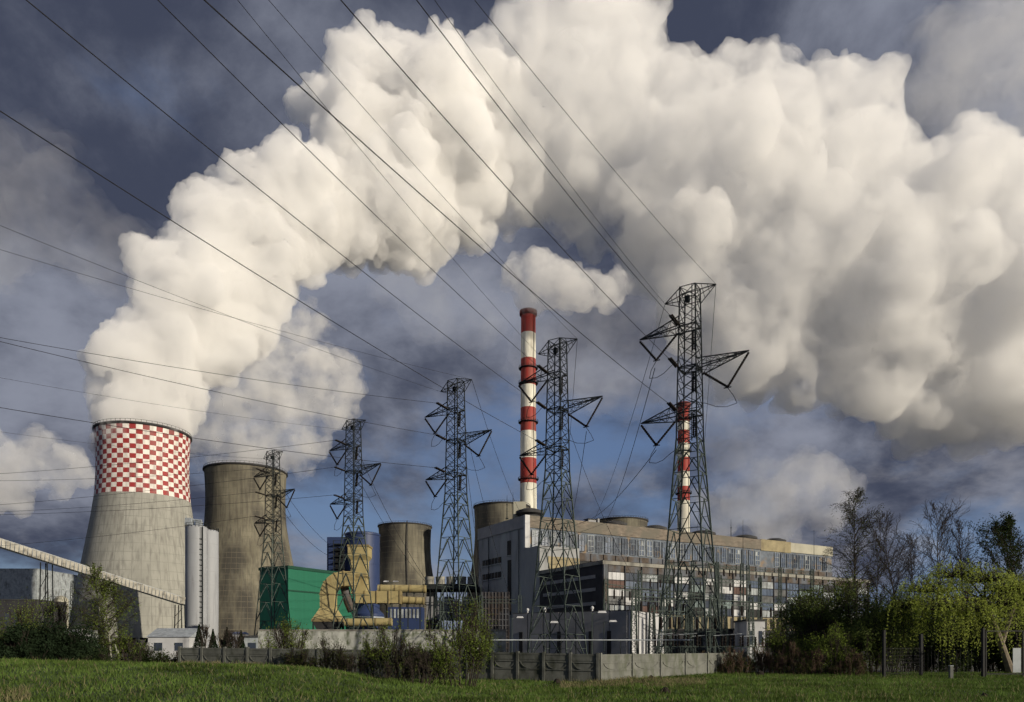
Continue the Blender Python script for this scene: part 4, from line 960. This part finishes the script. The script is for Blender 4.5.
# ------------------------------------------------------------------ vegetation
def quads(P_,size,rng,flat=0):
    n=len(P_); a=rdir(rng,n); b=np.cross(a,rdir(rng,n)); b/=np.linalg.norm(b,axis=1)[:,None]+1e-9
    s=(size*(.6+.8*rng.rand(n)))[:,None]; a=a*s; b=b*s*.55
    V=np.stack([P_-a,P_-b,P_+a,P_+b],1).reshape(-1,3); return V,np.arange(n*4).reshape(-1,4)
def grow(rn,p,d,L,r,depth,segs,tips,spread=.5,up=.15,droop=0.0,kids=(2,4),shrink=(.62,.82),wob=.12):
    n=3; q=Vector(p); dd=Vector(d).normalized()
    for k in range(n):
        q2=q+dd*(L/n); segs.append((q.copy(),q2.copy(),r*(1-.3*k/n),r*(1-.3*(k+1)/n)))
        dd=(dd+Vector((rn.uniform(-wob,wob),rn.uniform(-wob,wob),rn.uniform(-wob,wob)+up*.2-droop))).normalized()
        if depth>0 and k>0:
            for _ in range(rn.randint(0,2)):
                e=(dd+Vector((rn.uniform(-1,1),rn.uniform(-1,1),rn.uniform(-.5,.8)))*spread*1.3).normalized()
                grow(rn,q2,e,L*rn.uniform(.45,.7),r*.5,depth-1 if depth<3 else depth-2,segs,tips,spread,up,droop,kids,shrink,wob)
        q=q2
    if depth<=0: tips.append(q); return
    for _ in range(rn.randint(*kids)):
        e=(dd+Vector((rn.uniform(-1,1),rn.uniform(-1,1),rn.uniform(-.4,.7)+up))*spread).normalized()
        grow(rn,q,e,L*rn.uniform(*shrink),r*.66,depth-1,segs,tips,spread,up,droop,kids,shrink,wob)
def segmesh(segs):
    A=np.array([s[0][:] for s in segs]);B=np.array([s[1][:] for s in segs]); ra=np.array([s[2] for s in segs]);rb=np.array([s[3] for s in segs])
    d=B-A; d/=np.linalg.norm(d,axis=1)[:,None]+1e-9; up=np.where(np.abs(d[:,2:3])<.9,[[0,0,1.]],[[1.,0,0]]); u=np.cross(d,up); u/=np.linalg.norm(u,axis=1)[:,None]; w_=np.cross(d,u)
    V=[]
    for c,r in ((A,ra),(B,rb)):
        for k in range(4):
            t=k*math.pi/2; V.append(c+u*(r*math.cos(t))[:,None]+w_*(r*math.sin(t))[:,None])
    V=np.stack(V,1).reshape(-1,3); n=len(A); base=(np.arange(n)*8)[:,None,None]; Fq=np.array([[k,(k+1)%4,4+(k+1)%4,4+k] for k in range(4)])[None]
    return V,(base+Fq).reshape(-1,4)
M['bark']=mat('dark_bark',(.040,.034,.028),.95,.3,4)
M['birch']=mat('birch_bark',(.30,.29,.26),.9,.2,3,stain=((.04,.04,.035),5,(1,1,2),.55,.62))
M['twig']=mat('brown_twigs',(.028,.022,.018),.95,.3,3)
M['redtwig']=mat('reddish_dry_stems',(.085,.055,.040),.95,.3,1)
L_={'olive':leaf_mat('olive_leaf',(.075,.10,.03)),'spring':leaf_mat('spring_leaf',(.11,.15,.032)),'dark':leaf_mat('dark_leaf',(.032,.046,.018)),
    'willow':leaf_mat('willow_leaf',(.30,.36,.075),.5,.35),'conifer':leaf_mat('conifer_needles',(.016,.026,.014),.15),'bud':leaf_mat('opening_buds',(.055,.065,.024))}
def groundz(X,Y): return float(gh(np.array([X]),np.array([Y]))[0])
def tree(name,px,Y,ytop,label,seed,leaf=None,dens=0,lsize=.10,depth=5,spread=.5,r=.14,bark='bark',group=None,up=.25,droop=0,trunks=1,first=.30,cat='tree',wob=.12,xs=1.0):
    rn=random.Random(seed); X=X_at(px,Y); z0=groundz(X,Y) if Y<62 else 0; H=Z_at(ytop,Y)-z0; segs=[];tips=[]
    for k in range(trunks):
        off=Vector((0,0,0)) if trunks==1 else Vector((rn.uniform(-.3,.3),rn.uniform(-.3,.3),0))
        p=Vector((X,Y,z0-.1))+off; d0=Vector((rn.uniform(-.05,.05),rn.uniform(-.05,.05),1)) if trunks==1 else Vector((rn.uniform(-.25,.25),rn.uniform(-.2,.2),1))
        grow(rn,p,d0,H*first,r,depth,segs,tips,spread,up,droop,wob=wob)
    zt=max(max(s[1].z for s in segs),z0+1); k_=H/(zt-z0)
    def sc_(v): return Vector((X+(v.x-X)*k_*xs,Y+(v.y-Y)*k_*xs,z0+(v.z-z0)*k_))
    segs=[(sc_(a),sc_(b),max(c*k_,.011),max(d*k_,.009)) for a,b,c,d in segs]; tips=[sc_(v) for v in tips]
    t=thing(name,label,cat,(X,Y,z0),group=group)
    big=[s for s in segs if s[2]>r*.30]; small=[s for s in segs if s[2]<=r*.30]
    V,Fc=segmesh(big); np_obj('trunk',V,Fc,M[bark],t)
    if small: V,Fc=segmesh(small); np_obj('twigs',V,Fc,M['twig' if bark!='redtwig' else 'redtwig'],t)
    if leaf:
        rng=np.random.RandomState(seed); E=np.array([s[1][:] for s in small]+[v[:] for v in tips]); c=E[rng.randint(0,len(E),dens)]
        Pn=c+rng.normal(size=(dens,3))*(H*.022+.05)
        if droop: Pn[:,2]-=np.abs(rng.normal(size=dens))*H*.03
        V,Fc=quads(Pn,lsize,rng); np_obj('crown',V,Fc,L_[leaf],t)
    return t
def leader(name,px,Y,ytop,label,seed,leaf=None,dens=0,lsize=.07,wpx=44,base=.28,r=.13,group=None,droop=0.0,bark='bark',n1=54,trunks=1,asc=.9,top=1.0):
    """tree with a central stem, ascending side limbs and fine twigs"""
    rn=random.Random(seed); X=X_at(px,Y); z0=groundz(X,Y) if Y<62 else 0; H=Z_at(ytop,Y)-z0; Wd=wpx/F*Y/2; big=[];tw=[]
    for tk in range(trunks):
        p=Vector((X+(tk-.5*(trunks-1))*.5,Y,z0-.1)); pts=[p]; d=Vector((rn.uniform(-.04,.04),rn.uniform(-.04,.04),1)); hh=H*(1 if tk==0 else .86)
        for k in range(14): d=(d+Vector((rn.uniform(-.06,.06),rn.uniform(-.06,.06),.12))).normalized(); pts.append(pts[-1]+d*hh/14)
        k_=hh/(pts[-1].z-z0); pts=[Vector((q.x,q.y,z0+(q.z-z0)*k_)) for q in pts]
        R_=lambda f:max(r*(1-f)**.9,.014)
        for i in range(14): big.append((pts[i],pts[i+1],R_(i/14),R_((i+1)/14)))
        for k in range(n1):
            f=base+(1-base)*(k+rn.random())/n1*.97; i=min(int(f*14),13); b=pts[i].lerp(pts[i+1],f*14-i)
            prof=math.sin(math.pi*min(1,((f-base)/(1-base))*.78+.20))**.8
            ln=Wd*prof*rn.uniform(.75,1.15)*1.15; a=rn.uniform(0,6.283); d=Vector((math.cos(a),math.sin(a),asc*rn.uniform(.5,1.2)+.5*f)).normalized()
            q=b; m=6; rr=R_(f)*.55+.010
            for j in range(m):
                d=(d+Vector((rn.uniform(-.18,.18),rn.uniform(-.18,.18),rn.uniform(-.02,.18)-droop*j*.25))).normalized(); q2=q+d*ln/m; r1=max(rr*(1-j/m),.011); tw.append((q,q2,r1,max(rr*(1-(j+1)/m),.010)))
                for _ in range(4 if j else 1):
                    e=(d+Vector((rn.uniform(-1,1),rn.uniform(-1,1),rn.uniform(-.5,.8)-droop))).normalized(); l2=ln*rn.uniform(.14,.34); s=q2
                    for jj in range(3):
                        e=(e+Vector((rn.uniform(-.25,.25),rn.uniform(-.25,.25),rn.uniform(-.1,.2)-droop*.6))).normalized(); s2=s+e*l2/3; tw.append((s,s2,.011,.009)) 
                        if rn.random()<.7:
                            g_=(e+Vector((rn.uniform(-1,1),rn.uniform(-1,1),rn.uniform(-.6,.6)-droop))).normalized(); tw.append((s2,s2+g_*l2*.4,.009,.007))
                        s=s2
                q=q2
    t=thing(name,label,'tree',(X,Y,z0),group=group); V,Fc=segmesh(big); np_obj('trunk',V,Fc,M[bark],t); V,Fc=segmesh(tw); np_obj('twigs',V,Fc,M['twig'],t)
    if leaf:
        rng=np.random.RandomState(seed); E=np.array([s[1][:] for s in tw]); Pn=E[rng.randint(0,len(E),dens)]+rng.normal(size=(dens,3))*.10
        if droop: Pn[:,2]-=np.abs(rng.normal(size=dens))*.35
        V,Fc=quads(Pn,lsize,rng); np_obj('crown',V,Fc,L_[leaf],t)
    return t
def bush(name,px,Y,ytop,wpx,label,seed,leaf,dens,lsize=.09,cat='shrub',group=None,stems=26,shape='round',twigs=True,bark='twig'):
    rn=random.Random(seed); rng=np.random.RandomState(seed); X=X_at(px,Y); z0=groundz(X,Y) if Y<62 else 0; H=Z_at(ytop,Y)-z0; Wd=wpx/F*Y/2
    t=thing(name,label,cat,(X,Y,z0),group=group); segs=[];tips=[]
    for k in range(stems):
        a=rn.uniform(0,6.283); s=rn.uniform(0,1)**.5; bx=X+math.cos(a)*s*Wd*.75; by=Y+math.sin(a)*s*Wd*.45
        hh=H*(1-.55*s*s)*rn.uniform(.55,1.02) if shape=='round' else H*rn.uniform(.6,1.02)*(1-.75*s)
        grow(rn,(bx,by,z0-.1),(math.cos(a)*s*.35,math.sin(a)*s*.25,1),hh*.36,.022+.006*H,3,segs,tips,.45,.3,kids=(2,3),wob=.16)
    zt=max(s[1].z for s in segs); k_=H/(zt-z0)
    segs=[(Vector((a.x,a.y,z0+(a.z-z0)*k_)),Vector((b.x,b.y,z0+(b.z-z0)*k_)),max(c*.7,.009),max(d*.7,.007)) for a,b,c,d in segs]
    if twigs: V,Fc=segmesh(segs); np_obj('stems',V,Fc,M[bark],t)
    if dens:
        E=np.array([s[1][:] for s in segs]); c=E[rng.randint(0,len(E),dens)]; Pn=c+rng.normal(size=(dens,3))*(.10+.04*H)
        # gaps: drop leaves where a coarse noise is low
        keep=pn(Pn/(.25*H+.3)+seed)>-.16; Pn=Pn[keep]; Pn=Pn[Pn[:,2]>z0]
        V,Fc=quads(Pn,lsize,rng); np_obj('foliage',V,Fc,L_[leaf],t)
    return t
G='leafless trees behind the scrub'
leader('birch_tree',856,76,491,'tall slender tree with small new leaves, leftmost above the scrub',11,'bud',5000,.06,66,.25,group=G,droop=.22,n1=70)
leader('bare_tree',897,80,514,'leafless tree with open crown just right of the small leafed birch',12,wpx=66,base=.25,group=G)
leader('bare_tree',940,74,507,'tallest fully leafless tree, above the yellow green willow',13,wpx=76,base=.25,group=G,n1=50)
leader('bare_tree',967,84,520,'narrow leafless tree right of the tallest leafless one',14,wpx=44,base=.3,group=G,asc=1.2)
leader('bare_tree',993,86,532,'thin leafless tree next to the dark leafy tree on the right edge',15,wpx=54,base=.3,group=G)
leader('bare_tree',918,90,535,'small leafless tree in the gap left of the tallest leafless tree',19,wpx=54,base=.2,group=G)
leader('bare_tree',876,84,548,'low leafless tree half hidden between birch and open crowned tree',20,wpx=44,base=.15,group=G)
leader('leafy_tree',1018,62,524,'dark leafy tree cut by the right edge of the picture',16,'dark',13000,.075,100,.12,.16,n1=40,asc=.6)
# scrub mass
bush('hawthorn_bush',842,62,566,86,'large dark olive bush left of the wire fence posts',21,'olive',30000,.085,stems=34)
bush('hawthorn_bush',806,66,580,56,'dark green bush in front of the far end of the main building',22,'olive',20000,.085,stems=26)
bush('hawthorn_bush',872,57,594,62,'mid sized olive bush directly behind the left wire fence post',23,'olive',18000,.075,stems=26)
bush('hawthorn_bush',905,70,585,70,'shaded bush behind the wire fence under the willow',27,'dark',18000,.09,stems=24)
bush('hawthorn_bush',783,60,618,44,'low yellowish bush at the left end of the leafy scrub',24,'spring',7000,.06,stems=22)
bush('hawthorn_bush',832,56,622,60,'low sunlit bush in front of the large dark olive bush',28,'spring',11000,.06,stems=28)
G2='bare reddish scrub along the fence'
for i,(px_,Y_,yt,w_) in enumerate(((706,58,650,40),(735,57,645,44),(762,58,640,44),(790,56,640,40),(815,55,646,44),(850,54,648,44))):
    bush('dry_scrub',px_,Y_,yt,w_,['reddish bare scrub where the concrete fence ends','bare scrub just right of the last fence panels','bare brown scrub below the small white outbuilding','bare scrub under the low yellowish bush','bare scrub under the large olive bush','bare scrub beside the left wire fence post'][i],40+i,'bud',2600,.045,group=G2,stems=46,shape='flat',bark='redtwig')
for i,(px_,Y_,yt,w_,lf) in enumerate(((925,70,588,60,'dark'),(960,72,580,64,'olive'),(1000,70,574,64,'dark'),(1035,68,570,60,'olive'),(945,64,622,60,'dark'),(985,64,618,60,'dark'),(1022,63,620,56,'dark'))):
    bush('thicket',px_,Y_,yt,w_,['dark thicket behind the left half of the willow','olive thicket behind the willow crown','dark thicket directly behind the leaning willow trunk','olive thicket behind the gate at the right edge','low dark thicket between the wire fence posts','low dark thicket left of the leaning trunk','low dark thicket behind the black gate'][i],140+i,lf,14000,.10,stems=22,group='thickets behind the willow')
# willow
def willow():
    rn=random.Random(5); rng=np.random.RandomState(5); Y=57; X=X_at(1008,Y); z0=groundz(X,Y)
    t=thing('willow_tree','yellow green drooping willow with a leaning pale trunk at the right','tree',(X,Y,z0))
    mb=MB(); top=P(985,600,57.5)
    mb.tube([P(1012,676,57),P(1005,655,57),P(998,635,57),P(990,615,57.5),top],[.32,.26,.24,.22,.16],8); mb.tube([P(1001,645,57),P(1016,600,58),P(1024,585,58)],[.2,.14,.08],6)
    mb.build('trunk',mat('pale_willow_bark',(.16,.135,.10),.95,.3,3,bump=.4),t)
    segs=[]; L=[]
    crowns=[(925,592,56,22),(955,577,57,24),(985,582,56,24),(1012,590,57,22),(905,608,56,18),(940,610,54.5,20),(970,612,54,20),(1030,600,56,24),(1000,606,54.5,20),(1045,585,57,24),(893,618,57,14)]
    for cx_,cy_,Yc,rp in crowns:
        c=Vector(P(cx_,cy_,Yc)); R_=rp/F*Yc
        p=Vector(top); q=c; m=(p+q)/2+Vector((0,0,.6)); segs+= [(p,m,.09,.06),(m,q,.06,.03)]
        for k in range(125):
            d=Vector((rn.gauss(0,1),rn.gauss(0,1),abs(rn.gauss(0,.8)))).normalized(); s=c+Vector((d.x*R_,d.y*R_,d.z*R_*.8))*rn.uniform(.5,1.05)
            segs.append((c,s,.02,.012)); ln=rn.uniform(.5,1.9)*(1.4 if rn.random()<.25 else 1); pp=s; v=Vector((d.x*.55,d.y*.55,.25))
            n=int(ln/.11)
            for i in range(n):
                v=v*.86+Vector((rn.uniform(-.04,.04),rn.uniform(-.04,.04),-.16)); p2=pp+v*.32
                if i%3==0: segs.append((pp,p2,.008,.008))
                for _ in range(2): L.append(p2+Vector((rn.gauss(0,.028),rn.gauss(0,.028),rn.gauss(0,.05))))
                pp=p2
                if pp.z<z0+1.9+.8*math.sin(s.x*1.7): break
    V,Fc=segmesh(segs); np_obj('branches',V,Fc,M['twig'],t)
    V,Fc=quads(np.array([l[:] for l in L]),.064,rng); np_obj('crown',V,Fc,L_['willow'],t)
willow()
# left side
leader('birch_tree',109,58,567,'slender birch with pale twin trunks and fresh leaves before the checkered tower',31,'spring',9000,.05,52,.2,.10,bark='birch',trunks=2,n1=30,droop=.15)
G3='mixed shrubs along the left field edge'
for i,(px_,Y_,yt,w_,lf,dn,ls) in enumerate(((12,56,598,50,'spring',6000,.055),(45,60,588,40,'spring',6500,.055),(22,50,628,56,'conifer',42000,.075),(62,52,618,44,'conifer',26000,.075),(88,54,634,38,'conifer',16000,.07),(128,55,632,34,'spring',3500,.055),(150,52,644,50,'dark',7000,.05),(-12,52,600,46,'olive',9000,.07),(175,53,650,30,'olive',3000,.05),(98,50,648,30,'dark',4000,.05))):
    bush('hedge_shrub',px_,Y_,yt,w_,['light green shrub at the left edge under the pump house','tall light green shrub beside the trestle','broad black green evergreen shrub at the left edge','black green evergreen shrub right of the broad one','dark low shrub left of the birch','thin light shrub right of the birch trunks','wide low dark shrub between birch and gabled shed','olive shrub half cut by the left picture edge','small low shrub below the gabled shed','tiny dark shrub at the foot of the birch'][i],60+i,lf,dn,ls,group=G3,stems=18)
G4='small conifers by the silos'
for i,(px_,yt) in enumerate(((199,626),(213,631),(227,629),(241,632))):
    Y_=125; t=thing('conifer',['small conifer at the foot of the nearer silo','small conifer between the two silo bases','small conifer right of the farther silo','small conifer nearest the green building'][i],'conifer',(X_at(px_,Y_),Y_,0),group=G4)
    H=Z_at(yt,Y_); rng=np.random.RandomState(i); n=5000; h=rng.rand(n)**.7; a=rng.rand(n)*6.283; r=(1-h)*H*.26*(.55+.45*rng.rand(n)); Pn=np.stack([X_at(px_,Y_)+r*np.cos(a),Y_+r*np.sin(a),.3+h*H],-1)
    V,Fc=quads(Pn,.10,rng); np_obj('crown',V,Fc,L_['conifer'],t); mb=MB(); mb.bar((X_at(px_,Y_),Y_,0),(X_at(px_,Y_),Y_,H*.9),.12,.03); mb.build('trunk',M['bark'],t)
G5='thin shrubs behind the concrete fence'
lab5=['thin leafing shrub in front of the farthest pylon foot','thin dark shrub left of the curved duct','bare shrub below the curved yellow duct','twiggy shrub right of the curved duct foot','large loose shrub with spring leaves in front of the fence','thin light shrub before the cooler bank','low twiggy shrub on the grass mound crest','loose shrub under the lamp with the double head','bare brambles on the fence near the large loose shrub','tall pale green shrub under the middle pylon']
for i,(px_,Y_,yt,w_,lf,dn,ls,st) in enumerate(((283,52,618,44,'spring',6000,.05,14),(300,50,640,40,'bud',3500,.045,18),(330,47,636,36,'bud',3000,.045,16),(385,44,622,44,'spring',5000,.045,16),(459,38,600,52,'spring',6500,.042,14),(432,46,628,34,'spring',3000,.045,14),(352,42,652,44,'bud',900,.04,20),(402,42,640,36,'bud',1200,.04,18),(418,37.5,646,36,'bud',900,.04,22),(474,60,598,34,'spring',6000,.055,12))):
    bush('roadside_shrub',px_,Y_,yt,w_,lab5[i],80+i,lf,dn,ls,group=G5,stems=st,shape='round')
# reeds / bare saplings behind the wall
for i,px_ in enumerate((205,222,236)):
    tree('sapling',px_,60,624+3*i,['bare sapling before the nearer silo','bare sapling right of the silos','bare sapling in front of the shaded cooling tower'][i],100+i,None,0,.1,4,.4,.05,group='bare saplings before the silos')
# ------------------------------------------------------------------ wire fence at the right
t=thing('wire_fence','black mesh fence on dark posts in front of the willow','fence',(X_at(884,52),52,.3))
ps=[(884,50,630),(921,53,634),(983,50,628)]
for px_,Y_,yt in ps:
    X=X_at(px_,Y_); mb=MB(); mb.bar((X,Y_,-.2),(X,Y_,Z_at(yt,Y_)),.13 if px_!=921 else .16,n=6); mb.build('post',M['black'],t)
mb=MB()
for (a,Ya,ya),(b,Yb_,yb) in zip(ps,ps[1:]):
    A=Vector((X_at(a,Ya),Ya,0));B=Vector((X_at(b,Yb_),Yb_,0)); h=2.6 if a==884 else 2.4
    for k in range(9): z=.4+k*h/9*.85; mb.bar(A+Vector((0,0,z)),B+Vector((0,0,z)),.010,cap=False)
    n=int((B-A).length/.22)
    for k in range(n): p=A.lerp(B,k/n); mb.bar(p+Vector((0,0,.3)),p+Vector((0,0,h*.95)),.008,cap=False)
mb.build('mesh',M['black'],t)
t=thing('gate','black tube gate with a pale board at the right edge','gate',(X_at(1005,50),50,.3))
a,b=X_at(986,50),X_at(1060,50); z1=Z_at(631,50); mb=MB()
for x in (a,X_at(1023,50),b): mb.bar((x,50,.2),(x,50,z1),.05)
for z in (z1,.65): mb.bar((a,50,z),(b,50,z),.05)
mb.build('gate_frame',M['black'],t)
mb=MB(); mb.box(X_at(1012,50),X_at(1020,50),49.9,49.94,.75,Z_at(648,50)); mb.build('board',M['frame'],t)
t=thing('marker_post','short pale grey marker post in the grass below the willow','post',(X_at(951,48),48,.3))
mb=MB(); X=X_at(951,48); mb.box(X-.10,X+.10,47.9,48.1,0,Z_at(666,48)); mb.build('shaft',M['fence'],t); mb=MB(); mb.box(X-.12,X+.12,47.88,48.12,Z_at(666,48),Z_at(665.4,48)); mb.build('cap',M['frame'],t)
# ------------------------------------------------------------------ steam
steam=vol_mat('steam',.12); soft=vol_mat('soft_steam',.075,noise=(.034,.36,.58,.16))
def YP(px): return 362+128*min(1,max(0,(px-143)/385))
CORE=[(142,424,38),(122,412,26),(158,405,40),(112,400,18),(135,370,42),(165,350,50),(135,340,30),(205,335,44),(185,300,56),(150,300,24),(215,262,50),(218,228,38),(250,195,40),(240,285,48),(255,325,30),
(290,185,42),(310,220,54),(270,250,42),(350,205,54),(400,210,52),(385,165,56),(450,198,44),(338,112,38),(335,90,22),(372,84,42),(350,145,42),(425,108,54),(440,150,68),(480,90,44),(355,60,20),(405,66,24)]
SOFT=[(500,165,60),(480,110,46),(530,60,60),(565,20,58),(610,52,50),(520,130,74),(590,120,84),(585,172,58),(650,120,60),(645,176,70),(700,125,62),(700,190,80),(740,98,44),(775,120,56),(830,100,44),(862,112,42),(880,138,36),
(760,195,90),(698,248,62),(722,320,52),(665,225,50),(705,305,56),(790,285,86),(750,345,56),(850,190,80),(880,270,94),(900,345,82),(872,378,46),(925,405,44),(960,215,82),(990,290,92),(1020,370,72),(985,158,38),(1055,200,70),(1060,300,80),(640,25,30),(815,370,44)]
pt=thing('steam_plume','huge white steam plume rising from the checkered tower and drifting right','steam plume',P(143,432,362))
cloud_mesh('dense_steam',[(a,b,r,YP(a)) for a,b,r in CORE],1.1,3,steam,pt,n1=30,n2=14,amp=1.0)
cloud_mesh('drifting_steam',[(a,b,r,YP(a)) for a,b,r in SOFT],2.1,4,soft,pt,amp=.85,unit=1.4,n1=20,n2=8,fine=.7)
p2=thing('steam_plume','thin ragged steam column rising from the brown tower behind the silos','steam plume',P(246,465,440))
cloud_mesh('thin_steam',[(245,455,36,440),(262,430,40,440),(225,425,34,440),(285,405,40,440),(320,380,32,438),(240,395,40,438),(275,360,40,436),(305,345,30,436),(215,440,28,440),(300,440,28,440),(340,370,18,436),(325,410,24,438)],1.6,8,vol_mat('thin_steam',.06,noise=(.06,.42,.60,.15)),p2,amp=1.2)
p3=thing('smoke_puff','pale puff drifting from the top of the tall banded chimney','smoke',P(528,300,434))
cloud_mesh('puff',[(526,306,8,432),(527,295,17,430),(518,276,19,426),(545,284,26,420),(577,290,24,418),(603,290,20,418),(618,280,13,418),(538,264,17,420)],1.2,9,vol_mat('puff_vapour',.085,noise=(.06,.36,.6,.16)),p3,amp=.7)
def cumulus(label,blobs,seed,dens,unit,voxel,alb=(1,1,1),sc_=.006):
    t=thing('cloud',label,'cloud',P(blobs[0][0],blobs[0][1],blobs[0][3])); cloud_mesh('vapour',blobs,voxel,seed,vol_mat('cloud_vapour',dens,alb,noise=(sc_,.40,.62,.16)),t,unit=unit,amp=1.1); return t
YC=2600
cumulus('low cream cumulus cloud left of the checkered tower',[(20,470,28,YC),(55,464,24,YC),(-10,458,32,YC),(78,480,15,YC),(0,490,22,YC),(38,446,15,YC),(68,492,12,YC)],12,.012,4.5,7)
cumulus('low dim cumulus cloud over the right end of the main building',[(770,495,34,YC),(805,480,32,YC),(740,505,28,YC),(825,500,26,YC),(780,520,30,YC),(720,515,24,YC),(700,500,18,YC)],13,.0045,6,9,sc_=.005)
cumulus('soft grey cloud filling the upper right corner behind the plume',[(960,80,60,1500),(1010,50,70,1500),(945,40,40,1500),(1040,110,60,1500),(985,130,50,1500),(1010,0,50,1500)],14,.006,4,6,(.9,.91,.95),.006)
cumulus('faint grey cloud below the plume arch right of the tall chimney',[(590,330,50,1800),(650,340,60,1800),(540,350,40,1800),(470,310,44,1800),(420,290,36,1800),(690,390,50,1800),(620,380,40,1800),(720,430,36,1800)],15,.0018,5,9,(.9,.92,.96),.005)
cumulus('faint pale cloud bank at the upper left edge of the sky',[(20,190,44,2200),(60,220,50,2200),(0,240,40,2200),(110,250,40,2200),(-30,200,50,2200),(40,150,30,2200),(150,262,26,2200)],16,.0014,6,12,(.92,.93,.97),.0035)
